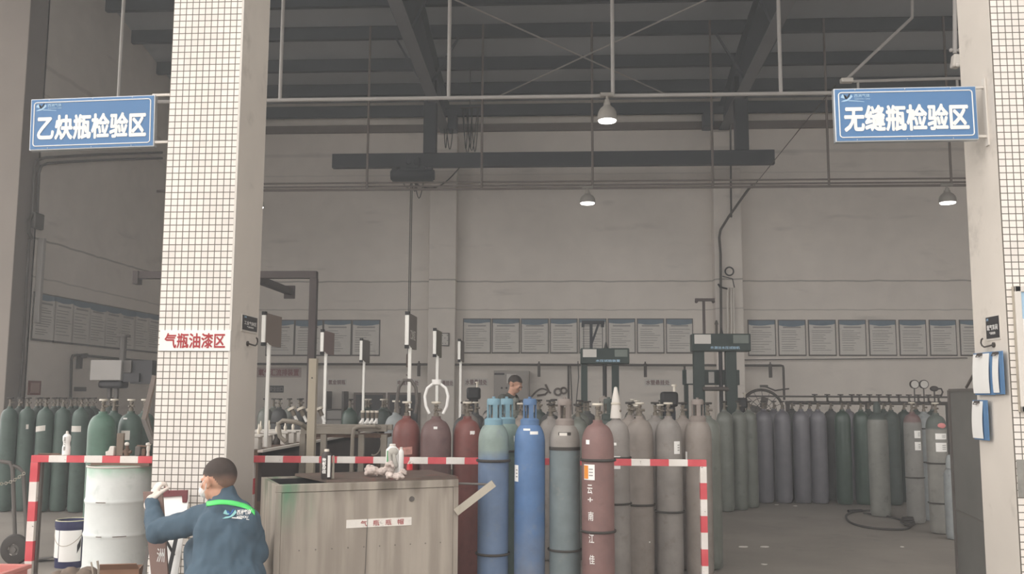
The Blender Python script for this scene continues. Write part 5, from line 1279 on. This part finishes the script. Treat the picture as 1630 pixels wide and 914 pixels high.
patch('rust_streak', .09, .006, .585, DR+.0088, M_rust, t, -.1); patch('rust_streak', .11, .006, .30, DR+.0088, M_rust, t, .5); patch('rust_streak', .05, .006, .30, DR+.0088, M_rust, t, -.1)
tag(MB().box((-.22, -.05, 0), (.3, .09, .03)).build('plank', mat('brown plank', (120, 100, 88), .8, var=.2, scale=8), loc=(dx+.02, DY-.1, DH-.003)), 'brown plank lying across the top of the white drum', 'plank')
PYY = 8.55; t = thing('paint_pail', 'white and navy paint pail left of the white drum', 'pail', (XatF(115.5, 8.3, .2), 8.28, 0))
M_navyp = mat('navy pail print', (48, 50, 84), .4, var=.05)
PR, PH = .135, .40
MB().lathe([(0, 0), (PR*.93, 0), (PR*.94, .005), (PR, PH-.06), (PR, PH-.02), (PR*.98, PH-.02), (PR*.9, PH-.03), (0, PH-.03)], 32).build('pail_body', M_navyp, t)
MB().lathe([(PR*.995, PH-.055), (PR+.006, PH-.055), (PR+.006, PH-.004), (PR, PH), (PR-.012, PH), (PR-.014, PH-.018), (0, PH-.018)], 32).build('pail_lid', M_navyp, t)
MB().torus((0, 0, PH), PR-.002, .005, seg=32).build('lid_rim', mat('pale gold rim', (206, 202, 170), .35, metal=.4), t)
patch('label_panel', .10, .235, .205, PR-.002, M_white, t, -.75); patch('label_panel', .19, .265, .19, PR-.002, M_white, t, .40, nx=14)
text('lettering', '底漆', .03, .015, (0, 0, .14), M_print, t, fn=wrapper(PR+.0015, -.95)); text('lettering', '20L', .012, .03, (0, 0, .09), M_navyp, t, fn=wrapper(PR+.0015, -1.0))
patch('black_emblem', .03, .07, .19, PR+.001, M_black, t, .95, slant=.06)
b = MB().tube([(PR*math.sin(a)*1.02, -PR*math.cos(a)*1.0, .36-.17*math.cos(a*1.0)*1.0) for a in [-1.5+3.0*k/14 for k in range(15)]], .003, 6); b.build('bail_handle', M_galv, t)
t = thing('plastic_crate', 'faded pink plastic crate corner at the bottom left', 'crate', (XatF(10, 6.4, .3)-.27, 6.55, 0))
M_pink = mat('faded pink plastic', (214, 140, 132), .5, var=.08)
ch_ = .285
b = MB().box((-.3, -.2, .0), (.22, -.185, ch_)).box((-.3, .185, 0), (.22, .2, ch_)).box((.205, -.185, 0), (.22, .185, ch_)).box((-.3, -.185, 0), (-.285, .185, ch_)); b.build('crate_walls', M_pink, t, bevel=.004)
MB().box((-.285, -.185, .02), (.205, .185, .035)).build('crate_floor', M_pink, t, smooth=0)
MB().box((-.32, -.22, ch_-.03), (.24, -.2, ch_)).box((-.32, .2, ch_-.03), (.24, .22, ch_)).box((.22, -.2, ch_-.03), (.24, .2, ch_)).box((-.32, -.2, ch_-.03), (-.3, .2, ch_)).build('crate_rim', M_pink, t, bevel=.005)
b = MB()
for k in range(5): b.box((-.24+.1*k, -.212, .05), (-.225+.1*k, -.2, ch_-.03))
b.build('crate_ribs', M_pink, t, smooth=0)
t = thing('cardboard_box', 'open brown cardboard box in front of the white drum', 'box', (XatF(190, 7.2, .2), 7.25, 0), .25)
M_card = mat('brown cardboard', (150, 116, 94), .85, var=.1, scale=6)
hb = .185
b = MB().box((-.14, -.1, 0), (.14, -.092, hb)).box((-.14, .092, 0), (.14, .1, hb)).box((-.14, -.092, 0), (-.132, .092, hb)).box((.132, -.092, 0), (.14, .092, hb)); b.build('box_walls', M_card, t, smooth=0)
MB().box((-.132, -.092, 0), (.132, .092, .008)).build('box_bottom', M_card, t, smooth=0)
MB().prism([(-.14, -.1, hb), (.14, -.1, hb), (.13, -.17, hb+.05), (-.13, -.17, hb+.05)], (0, .004, .004)).build('box_flap', M_card, t, smooth=0)
MB().prism([(.14, -.1, hb), (.14, .1, hb), (.22, .09, hb+.11), (.22, -.09, hb+.11)], (.004, 0, .004)).build('box_flap', M_offwhite, t, smooth=0)
tag(MB().tube([P(149, 925, 7.1), P(147, 905, 7.1), P(145, 895, 7.1)], .006, 6).tube([P(156, 925, 7.15), P(157, 908, 7.15), P(155, 893, 7.15)], .008, 6).tube([P(147, 960, 7.1), P(149, 925, 7.1)], .006, 6).tube([P(147, 960, 7.12), P(156, 925, 7.15)], .006, 6).cyl(P(147, 962, 7.11), Vector((P(147, 962, 7.11).x, 7.11, .0)), .02, seg=8).build('dry_stalks', mat('dry grey stalks', (168, 158, 146), .9, var=.2)), 'few dry grey stalks sticking up before the white drum', 'stalks')
q = Vector((XatF(112, 7.3, .1), 7.35, 0)); b = MB()
rnd = random.Random(4)
for k in range(7): b.ell((rnd.uniform(-.13, .13), rnd.uniform(-.06, .06), .06+rnd.uniform(0, .05)), (rnd.uniform(.06, .09), .06, rnd.uniform(.05, .08)), Matrix.Rotation(rnd.uniform(-.6, .6), 3, 'Y'), seg=10)
b.ell((0, 0, .045), (.2, .1, .05), seg=14)
o = b.build('crumpled_sack', mat('grey brown sack', (130, 116, 104), .9, var=.3, scale=12), loc=q); tag(o, 'crumpled grey brown sack on floor in front of the pail', 'sack')
# hand truck at the left edge
HY = 8.35; ox = XatF(14, HY, .5)
t = thing('hand_truck', 'grey tubular cylinder hand truck at the left edge', 'hand truck', (ox, HY, 0))
def hp(px, py, Y=HY): return P(px, py, Y)-Vector((ox, HY, 0))
MB().tube([hp(24, 862), hp(22, 800), hp(20, 745), hp(16, 737), hp(-10, 733), hp(-40, 731)], .018, 8).tube([hp(43, 868, HY+.02), hp(40, 800, HY+.02), hp(37, 752, HY+.02), hp(30, 745, HY+.02), hp(20, 741)], .018, 8).build('tube_frame', M_frame, t)
wc = hp(24, 875, HY-.06); wc.z = .135
MB().lathe([(.05, -.03), (.105, -.028), (.125, -.02), (.135, 0), (.125, .02), (.105, .028), (.05, .03)], 32, c=wc, M=Matrix.Rotation(PI/2, 3, 'X') ).build('tyre', M_rubber, t)
whl = MB().cyl(wc+Vector((0, -.018, 0)), wc+Vector((0, .018, 0)), .1, seg=28).cyl(wc+Vector((0, -.03, 0)), wc+Vector((0, .03, 0)), .025, seg=14).build('wheel_disc', M_frame, t)
b = MB()
for k in range(5): a = 2*PI*k/5+.4; b.cyl(wc+Vector((.066*math.cos(a), -.0215, .066*math.sin(a))), wc+Vector((.066*math.cos(a), -.0175, .066*math.sin(a))), .022, seg=12)
b.build('wheel_holes', M_offwhite, whl)
MB().cyl(wc, wc+Vector((-.35, .06, 0)), .012, seg=8).cyl(hp(43, 868, HY+.02), wc+Vector((0, .02, 0)), .014, seg=8).build('axle', M_frame, t)
b = MB(); n = 14
for k in range(n):
    f = k/(n-1); p = hp(-8+46*f, 770-16*f+6*math.sin(PI*f), HY-.03); b.torus(p, .012, .003, (0, 1, 0) if k % 2 else (0, .2, 1), seg=10, t=5)
b.build('chain', M_galv, t)
MB().prism([wc+Vector((.05, .1, -.125)), wc+Vector((.3, .25, -.1)), wc+Vector((.3, .28, -.1)), wc+Vector((.05, .3, -.125))], (0, 0, .006)).build('toe_plate', M_frame, t, smooth=0)

# dark upright board and door leaf at the right
YD = 7.9
a_, b_ = P(1516, 622, YD), P(1566, 622, 7.1)
t = thing('upright_board', 'dark grey sheet steel board standing beside the right pillar', 'board', (0, 0, 0))
xa, xb = XatF(1517, YD, 1.0), XatF(1572, 7.1, 1.0); zt = P(1530, 621, 7.6).z
d = Vector((xb-xa, 7.12-YD, 0)); nrm = Vector((d.y, -d.x, 0)).normalized()*-.03
M_board = mat('dark sheet steel', (104, 102, 98), .55, var=.12, scale=3)
MB().prism([(xa, YD, .06), (xb, 7.12, .06), (xb, 7.12, zt), (xa, YD, zt)], nrm).build('sheet', M_board, t, smooth=0)
b = MB().bar((xa, YD, 0), (xa, YD, zt), .03).bar((xa, YD, zt), (xb, 7.12, zt), .02).bar((xa, YD, .07), (xb, 7.12, .07), .03).bar((xa, YD, .62), (xb, 7.12, .6), .012); b.build('edge_frame', M_frame, t, smooth=0)
MB().bar((xb, 7.12, .0), (xb, 7.12, zt), .03).build('edge_frame', M_brownsteel, t, smooth=0)
tag(MB().tube([P(1562, 575, 7.3), P(1550, 596, 7.35), P(1538, 617, 7.5)], .01, 6).build('loose_cable', M_darkpipe), 'dark cable dropping from the clipboards to the upright board', 'cable')
# hose on the floor
t = thing('floor_hose', 'dark hose lying in a loop on the floor at right', 'hose', PZ(1400, 830, .015)); o0 = PZ(1400, 830, .015)
pts = [(1385, 813), (1365, 814), (1350, 818), (1347, 824), (1354, 832), (1372, 838), (1400, 842), (1430, 843), (1445, 841), (1452, 834), (1440, 829), (1410, 822), (1375, 817)]
def cr(pts, n=5):
    out = []; N = len(pts)
    for i in range(N-1):
        p0, p1, p2, p3 = [Vector(pts[max(0, min(N-1, j))]) for j in (i-1, i, i+1, i+2)]
        for k in range(n):
            u = k/n; out.append(.5*((2*p1)+(-p0+p2)*u+(2*p0-5*p1+4*p2-p3)*u*u+(-p0+3*p1-3*p2+p3)*u**3))
    out.append(Vector(pts[-1])); return out
MB().tube([PZ(p.x, p.y, .014)-o0 for p in cr([Vector((*p, 0)) for p in pts])], .013, 8).build('hose_tube', M_rubber, t)
b = MB(); cc = PZ(1445, 835, .02)-o0
for k in range(4): b.torus(cc+Vector((0, 0, .02+.018*k)), .075-.006*k, .012, (0, .15*(k-1.5), 1))
b.build('hose_coil', M_rubber, t)
MB().cyl(PZ(1350, 814, .014)-o0, PZ(1372, 813, .014)-o0, .02, seg=8).build('nozzle', M_black, t)
rnd = random.Random(12)
for k, (px, py, lb) in enumerate(((1183, 871, 'pale scrap of paper on floor right of the barrier post'), (1218, 871, 'larger pale scrap on floor, right of the first scrap'), (1236, 804, 'tiny white scrap on floor in front of slate cylinders'), (1266, 806, 'tiny white scrap on floor under the fourth slate cylinder'), (1467, 822, 'tiny pale scrap on floor by the labelled cylinders'), (1436, 871, 'pale scrap on floor before the dark board'), (1148, 879, 'pale scrap on floor against the barrier post foot'), (1216, 899, 'white speck of litter near bottom, right of barrier post'))):
    p = PZ(px, py, 0.001); b = MB(); s = .035 if k in (0, 1) else .018
    b.prism([p+Vector((s*1.6*math.cos(a)*rnd.uniform(.6, 1.1), s*math.sin(a)*rnd.uniform(.6, 1.1), 0))-p for a in [2*PI*i/7 for i in range(7)]], (0, 0, .006))
    tag(b.build('litter_scrap', M_offwhite, loc=p, smooth=0), lb, 'litter')
# ------------------------------------------------------------------ people
def head_shapes(mb, c, f, u, s=1.0, ears=True):
    """skull, jaw, nose, brow, lips and ears around head centre c, looking along f"""
    f = f.normalized(); l_ = u.cross(f).normalized(); u = f.cross(l_).normalized()
    M = Matrix((f, l_, u)).transposed()
    def e(off, rad): mb.ell(c + M @ (Vector(off)*s), tuple(q*s for q in rad), M, seg=20)
    e((-.012, 0, .03), (.098, .077, .088)); e((.03, 0, -.03), (.062, .06, .075)); e((.05, 0, -.075), (.038, .042, .032))
    e((.085, 0, .012), (.018, .05, .014)); e((.098, 0, -.018), (.014, .011, .024)); e((.108, 0, -.032), (.014, .014, .011))
    e((.088, 0, -.066), (.010, .024, .010)); e((.0, 0, -.06), (.06, .055, .05))
    for sg in (-1, 1):
        e((.07, sg*.04, -.02), (.022, .02, .02))
        if ears:
            e((-.008, sg*.080, -.008), (.020, .012, .034)); e((-.014, sg*.088, .006), (.018, .009, .020))
    return M
def hand_shapes(mb, wrist, d, nrm, curl=1.2, s=1.0, fat=1.0, side=1):
    """palm and five bent fingers: d = along the hand, nrm = back-of-hand direction, side=+1 puts the thumb on d x nrm"""
    d = d.normalized(); nrm = (nrm - d*nrm.dot(d)).normalized(); sd = d.cross(nrm).normalized()*side
    M = Matrix((d, sd, nrm)).transposed()
    mb.ell(wrist + d*.045*s, (.052*s*fat, .042*s*fat, .018*s*fat), M, 14)
    mb.cap(wrist-d*.02*s, .026*s*fat, wrist+d*.02*s, .028*s*fat, 12)
    for k, (o_, L) in enumerate(((.028, .072), (.010, .082), (-.010, .076), (-.027, .06))):
        p = wrist + d*.085*s + sd*o_*s; a = .25*curl
        for j, fr in enumerate((.45, .32, .26)):
            dd = d*math.cos(a) - nrm*math.sin(a); q = p + dd*L*fr*s; mb.cap(p, (.0098-.0009*j)*s*fat, q, (.0092-.0009*j)*s*fat, 10); p = q; a += .75*curl
    p = wrist + d*.03*s + sd*.036*s; a = .5
    for j, L in enumerate((.04, .032, .026)):
        dd = (d*math.cos(a*.8) + sd*math.sin(a)*.9 - nrm*(.25+.3*j)*curl).normalized(); q = p + dd*L*s; mb.cap(p, (.0125-.0012*j)*s*fat, q, (.0115-.0012*j)*s*fat, 10); p = q; a -= .35
def hair_cap(c, M, s, low_front=.035, low_back=-.042):
    bm = bmesh.new(); bmesh.ops.create_uvsphere(bm, u_segments=72, v_segments=48, radius=1)
    dl = []
    for v in bm.verts:
        x, y, z = v.co
        p = Vector((-.013+x*.1005, y*.0795, .03+z*.0915))
        q = min(1, max(0, (-.22-x)/.5)); q = q*q*(3-2*q); k = min(1, max(0, (x-.2)/.3))
        line = (.020 + (low_front-.020)*k)*(1-q) + low_back*q
        if p.z < line: dl.append(v)
        v.co = c + M @ (p*s)
    bmesh.ops.delete(bm, geom=dl, context='VERTS')
    return bm
def proj_on(bvh, off=.004):
    def f(p):
        h = bvh.ray_cast(Vector(p) - Vector((0, 1.5, 0)), Vector((0, 1, 0)))
        return None if h[0] is None else h[0] + h[1]*(off - p.y)
    return f

# --- crouching worker, back turned
PYP = 5.7
fwd = Vector((-.40, .92, 0)).normalized(); right = Vector((fwd.y, -fwd.x, 0))
hf = Vector((-.86, .50, -.10)).normalized()
hc = P(348, 765, PYP)
wrk = thing('person', 'crouching worker in navy jacket with green back stripe, white gloves and mask', 'person', (hc.x, PYP, 0))
O = Vector((hc.x, PYP, 0))
neck = P(354, 796, PYP)
shL = P(325, 826, PYP+.03); shR = P(395, 829, PYP-.03)
elL = P(250, 846, PYP+.10); wrL = P(241, 797, PYP+.30)
pel = Vector((P(362, 900, PYP-.04).x, PYP-.06, .42)); chest = P(360, 845, PYP)
elR = P(410, 884, PYP+.06); wrR = P(400, 878, PYP+.26)
hipL = pel - right*.10 + fwd*.02; hipR = pel + right*.10 + fwd*.02
knL = hipL + fwd*.40 - right*.06 + Vector((0, 0, .12)); knR = hipR + fwd*.40 + right*.05 + Vector((0, 0, .10))
anL = Vector((knL.x, knL.y, .09)) - fwd*.16; anR = Vector((knR.x, knR.y, .09)) - fwd*.16
L_ = lambda v: v - O
mb = MB(); HS = 1.13; Mh = head_shapes(mb, L_(hc), hf, Vector((.0, .0, 1)), HS)
mb.cap(L_(hc)+Vector((.015, -.01, -.05)), .056, L_(neck)+Vector((0, 0, -.04)), .062)
def torso(mb, g):
    mb.cap(L_(neck)-Vector((0, 0, .05)), .075*g, L_(chest), .13*g); mb.cap(L_(chest), .13*g, L_(pel), .14*g)
    mb.cap(L_(shL), .065*g, L_(shR), .065*g)
    for sg, sh in ((-1, shL), (1, shR)): mb.cap(L_(sh), .07*g, L_(chest)+right*sg*.06, .12*g); mb.cap(L_(chest)+right*sg*.06, .11*g, L_(pel)+right*sg*.07, .12*g)
def arm(mb, s_, e_, w_, g): mb.cap(L_(s_), .056*g, L_(e_), .044*g); mb.cap(L_(e_), .043*g, L_(w_), .03*g)
torso(mb, .88); arm(mb, shL, elL, wrL, 1); arm(mb, shR, elR, wrR, 1)
for hp_, kn, an in ((hipL, knL, anL), (hipR, knR, anR)):
    mb.cap(L_(hp_), .085, L_(kn), .055); mb.cap(L_(kn), .055, L_(an), .036); mb.cap(L_(an)-Vector((0, 0, .04)), .036, L_(an)+fwd*.14-Vector((0, 0, .055)), .03)
hdL = (wrL-elL).normalized(); hdL = (Vector((.25, .1, .75))).normalized()
hand_shapes(mb, L_(wrL), hdL, Vector((-.55, -.6, .4)), 1.3, 1.0, 1.0, 1)
hdR = Vector((.15, .3, .35)).normalized(); hand_shapes(mb, L_(wrR), hdR, Vector((.9, -.3, 0)), 1.3, 1.0, 1.0, -1)
link(remeshed(mb, .006, 4), 'body', M_skin, wrk, smooth=180)
# jacket: torso and sleeves, with a standing collar
mb = MB(); torso(mb, 1.1)
mb.cap(L_(shL), .088, L_(elL), .074); mb.cap(L_(elL), .070, L_(wrL)*.94+L_(elL)*.06, .045)
mb.cap(L_(shR), .082, L_(elR), .068); mb.cap(L_(elR), .064, L_(wrR), .045)
mb.cap(L_(pel)+right*.06, .165, L_(pel)-right*.06-Vector((0, 0, .02)), .16)
mb.cap(L_(P(357, 806, PYP-.02)), .088, L_(P(359, 787, PYP-.01)), .070)
mb.cap(L_(P(350, 806, PYP)), .075, L_(shL)+Vector((.01, 0, .012)), .068); mb.cap(L_(P(362, 804, PYP-.02)), .08, L_(shR)+Vector((-.01, 0, .012)), .07)
jme = remeshed(mb, .011, 8, .013, .075)
jk = link(jme, 'jacket', M_navy, wrk, smooth=180)
jb = BVHTree.FromPolygons([v.co for v in jme.vertices], [tuple(p.vertices) for p in jme.polygons])
mb = MB()
for hp_, kn, an in ((hipL, knL, anL), (hipR, knR, anR)): mb.cap(L_(hp_), .105, L_(kn), .075); mb.cap(L_(kn), .074, L_(an), .058)
mb.cap(L_(hipL), .14, L_(hipR), .14)
link(remeshed(mb, .012, 6, .006), 'trousers', M_navy, wrk, smooth=180)
for an in (anL, anR):
    mb = MB(); mb.cap(L_(an)-Vector((0, 0, .03)), .05, L_(an)+fwd*.15-Vector((0, 0, .05)), .038); mb.cap(L_(an)-fwd*.03-Vector((0, 0, .045)), .042, L_(an)+fwd*.08-Vector((0, 0, .05)), .04)
    link(remeshed(mb, .01, 3), 'shoe', M_black, wrk, smooth=180)
mb = MB(); hand_shapes(mb, L_(wrL), hdL, Vector((-.55, -.6, .4)), 1.3, 1.0, 1.16, 1); mb.cap(L_(wrL)-hdL*.03, .036, L_(wrL)+hdL*.01, .036)
link(remeshed(mb, .0045, 3), 'glove', M_glove, wrk, smooth=180)
mb = MB(); hand_shapes(mb, L_(wrR), hdR, Vector((.9, -.3, 0)), 1.3, 1.0, 1.16, -1)
link(remeshed(mb, .0045, 3), 'glove', M_glove, wrk, smooth=180)
finish(hair_cap(L_(hc), Mh, HS, .035, -.062), 'hair', mat('cropped hair fading at the sides', (136, 108, 94), .8, var=.12, scale=40, col2=(64, 55, 51), split=(hc.z+.045, .035)), wrk, smooth=180)
def on_head(x, y, z): return L_(hc) + Mh @ (Vector((x, y, z))*HS)
MB().ell(on_head(.085, 0, -.05), (.038, .066, .047), Mh).build('face_mask', M_mask, wrk, smooth=180)
for sg in (-1, 1):
    MB().tube([on_head(.085, sg*.05, -.03), on_head(.04, sg*.076, -.008), on_head(.0, sg*.09, .012), on_head(-.02, sg*.092, -.0), on_head(.0, sg*.088, -.04), on_head(.06, sg*.07, -.075)], .0028, 6).build('mask_strap', M_mask, wrk)
    MB().ell(on_head(.094, sg*.032, .0), (.009, .012, .007), Mh, 10).build('eye', M_black, wrk)
pj = proj_on(jb, .004)
# reflective stripe and printed mark lie on the jacket's back
def on_back(px, py): return P(px, py, PYP-.6) - O
ctr = [(323, 804), (333, 802), (343, 800.5), (352, 799.5), (362, 800), (372, 801.5), (382, 804), (392, 807), (400, 812), (405, 817)]
bm = bmesh.new(); top_, bot_ = [], []
cc_ = cr([Vector((a, b_, 0)) for a, b_ in ctr], 3)
def ray_on(px, py, off=.004):
    d = ray(px, py).normalized(); h = jb.ray_cast(CAMPOS - O, d)
    return None if h[0] is None else h[0] + h[1]*off
rows_ = []
for p in cc_:
    q = [ray_on(p.x, p.y + 7.5*k/3 - 3.5) for k in range(4)]
    if all(v is not None for v in q): rows_.append([bm.verts.new(v) for v in q])
for A, B in zip(rows_, rows_[1:]):
    for k in range(3): bm.faces.new((A[k], B[k], B[k+1], A[k+1]))
sp = finish(bm, 'reflective_stripe', M_hi, wrk, smooth=60); sd = sp.modifiers.new('thick', 'SOLIDIFY'); sd.thickness = .003; sd.offset = 0
lg = ray_on(367, 817); lt = ray_on(388, 818)
swoosh(wrk, lg.x, lg.z, .045, 0, mats=(mat('teal print', (150, 206, 206), .6), mat('blue print', (66, 104, 160), .6), M_white), fn=proj_on(jb, .005))
text('back_lettering', '西洲气体', .08, .028, (lt.x, 0, lt.z+.006), M_white, wrk, fn=proj_on(jb, .005), bold=.02)
text('back_lettering', 'XIZHOU', .07, .013, (lt.x-.005, 0, lt.z-.020), M_white, wrk, fn=proj_on(jb, .005), bold=.03)
# black spray gun in the right hand
p = wrR + hdR*.09
t = thing('spray_gun', 'black spray gun held low in the crouching worker\'s right hand', 'spray gun', p)
MB().cyl((0, 0, -.05), (0, 0, .04), .016, seg=12).cyl((-.03, .01, .045), (.03, -.01, .05), .014, seg=12).build('gun_body', M_black, t); MB().cyl((.0, 0, -.12), (0, 0, -.05), .03, seg=16).build('paint_cup', M_galv, t)
# stencil board and leaning white board in front of the left pillar
t = thing('stencil_board', 'tall narrow brown board with white stencilled strokes held by crouching worker', 'board', P(252, 860, 5.98))
o0 = t.location.copy()
def q_(px, py, Y=5.98): return P(px, py, Y) - o0
zfl = -o0.z
bl, br_ = q_(241, 925), q_(268, 925); tl, tr_ = q_(227, 783), q_(258, 783)
kk = (bl.z - zfl)/(tl.z - bl.z)
bl2 = bl + (bl-tl)*kk; br2 = br_ + (br_-tr_)*kk
MB().prism([bl2, br2, tr_, tl], (0, .02, 0)).build('board_panel', mat('brown board paint', (136, 112, 104), .6, var=.08, scale=6), t, smooth=0, bevel=.003)
text('stencil_character', '洲', .05, .085, q_(256, 884)+Vector((0, -.002, 0)), M_white, t, bold=.005)
MB().box(q_(250, 852)-Vector((.006, .004, .006)), q_(251, 849)+Vector((.004, 0, .006))).build('paint_dab', M_white, t, smooth=0)
t = thing('leaning_board', 'white paint spattered board with maroon top edge leaning on the left pillar', 'board', P(272, 850, 6.3))
o0 = t.location.copy(); YA = 6.42
A, B = P(256, 790, YA), P(301, 788, YA); C_, D = P(283, 914, 6.2), P(236, 914, 6.2)
def ext(a, b_):
    d = b_-a; return b_ + d*(-(b_.z-.002)/d.z)
C2, D2 = ext(B, C_), ext(A, D)
MB().prism([A-o0, B-o0, C2-o0, D2-o0], (0, .014, 0)).build('white_sheet', M_white, t, smooth=0)
M_maroon = mat('maroon paint', (116, 62, 66), .5, var=.12, scale=8)
MB().prism([P(252, 781, YA)-o0, P(300, 780, YA)-o0, P(299, 800, YA-.01)-o0, P(292, 800, YA-.01)-o0, P(291, 789, YA)-o0, P(252, 792, YA)-o0], (0, -.02, 0)).build('top_edge', M_maroon, t, bevel=.003)
MB().bar(P(262, 776, YA-.02)-o0, P(269, 784, YA-.02)-o0, .012).build('peg', M_maroon, t, smooth=0)
text('black_scrawl', '洲气', .09, .06, P(277, 806, YA-.012)-o0, M_black, t, bold=-.012)
MB().bar(P(282, 850, 6.27)-o0, P(267, 918, 6.14)-o0, .024, .008).build('black_strap', M_black, t, smooth=0)
MB().bar(P(265, 862, 6.27)-o0, P(277, 884, 6.22)-o0, .016, .008).build('black_strap', M_black, t, smooth=0)
MB().bar(P(229, 915, 6.12)-o0, P(236, 870, 6.2)-o0, .02, .012).build('grey_edge', M_frame, t, smooth=0)

# --- standing worker far behind
PY2 = 13.6
hc2 = P(820, 612, PY2); f2 = Vector((.8, -.35, -.42)).normalized()
wk2 = thing('person', 'dark haired worker bending forward among cylinders before the electric cabinet', 'person', (hc2.x, PY2, 0)); O = Vector((hc2.x, PY2, 0))
L_ = lambda v: v - O
s2 = 1.05
mb = MB(); Mh2 = head_shapes(mb, L_(hc2), f2, Vector((0, 0, 1)), s2)
nk = hc2 + Vector((-.05, .03, -.13)); ch2 = nk + Vector((-.12, .06, -.22)); pv2 = Vector((ch2.x-.10, ch2.y+.05, .95)); rt2 = Vector((-.4, -.9, 0)).normalized()
mb.cap(L_(hc2)+Vector((-.02, .01, -.05)), .055, L_(nk), .06)
SH = [nk + Vector((-.05, 0, -.08)) + rt2*sg*.18 for sg in (-1, 1)]
EL = [s_ + Vector((.10, 0, -.26)) + rt2*sg*.05 for s_, sg in zip(SH, (-1, 1))]
WR = [e + Vector((.22, -.02, -.08)) for e in EL]
def tor2(mb, g):
    mb.cap(L_(nk)-Vector((.03, 0, .05)), .07*g, L_(ch2), .125*g); mb.cap(L_(ch2), .13*g, L_(pv2), .14*g)
    mb.cap(L_(SH[0]), .065*g, L_(SH[1]), .065*g)
    for s_ in SH: mb.cap(L_(s_), .068*g, L_(ch2), .12*g)
tor2(mb, .88)
LEG = []
for sg in (-1, 1):
    hp_ = pv2 + rt2*sg*.1; kn = Vector((hp_.x+.05, hp_.y, .50)); an = Vector((hp_.x-.02, hp_.y, .08)); LEG.append((hp_, kn, an))
    mb.cap(L_(hp_), .085, L_(kn), .055); mb.cap(L_(kn), .055, L_(an), .036); mb.cap(L_(an)-Vector((0, 0, .04)), .035, L_(an)+Vector((.14, -.04, -.05)), .03)
for s_, e, w in zip(SH, EL, WR): mb.cap(L_(s_), .052, L_(e), .042); mb.cap(L_(e), .042, L_(w), .03)
for w, sg in zip(WR, (-1, 1)): hand_shapes(mb, L_(w), Vector((.9, 0, -.4)), Vector((.4, 0, .9)), .8, 1, 1, sg)
link(remeshed(mb, .008, 3), 'body', M_skin, wk2, smooth=180)
mb = MB(); tor2(mb, 1.08)
for s_, e, w in zip(SH, EL, WR): mb.cap(L_(s_), .075, L_(e), .06); mb.cap(L_(e), .06, L_(e)*.15+L_(w)*.85, .045)
link(remeshed(mb, .013, 6, .006), 'jacket', mat('grey green workwear', (86, 88, 82), .85), wk2, smooth=180)
mb = MB()
for hp_, kn, an in LEG: mb.cap(L_(hp_), .105, L_(kn), .078); mb.cap(L_(kn), .077, L_(an), .06)
mb.cap(L_(LEG[0][0]), .13, L_(LEG[1][0]), .13)
link(remeshed(mb, .013, 6), 'trousers', M_navy, wk2, smooth=180)
for hp_, kn, an in LEG:
    mb = MB(); mb.cap(L_(an)-Vector((.03, 0, .035)), .044, L_(an)+Vector((.14, -.04, -.045)), .035); link(remeshed(mb, .012, 3), 'shoe', M_black, wk2, smooth=180)
finish(hair_cap(L_(hc2), Mh2, s2*1.03, .055, -.05), 'hair', M_hair, wk2, smooth=180)
for sg in (-1, 1): MB().ell(L_(hc2) + Mh2 @ (Vector((.094, sg*.032, .0))*s2), (.009, .012, .007), Mh2, 8).build('eye', M_black, wk2)
# ------------------------------------------------------------------ haze volume added to lift the dark tones like lens veil
mh = bpy.data.materials.new('added lens veil'); mh.use_nodes = True; n = mh.node_tree.nodes; n.remove(n['Principled BSDF'])
vs_ = n.new('ShaderNodeVolumeScatter'); vs_.inputs['Density'].default_value = HAZE; vs_.inputs['Color'].default_value = (.95, .96, .97, 1)
mh.node_tree.links.new(vs_.outputs[0], n['Material Output'].inputs['Volume'])
o = MB().prism([(-8.6, 1.2, -.1), (-8.6, 20.15, -.1), (-8.6, 20.15, roofz(20.15)+.06), (-8.6, 6.25, roofz(6.25)+.06), (-8.6, 1.2, roofz(6.25)+.06)], (24.4, 0, 0)).build('lens_veil_volume', mh, smooth=0); tag(o, 'thin added haze volume lifting the dark tones like lens veil', 'haze', kind='stuff')
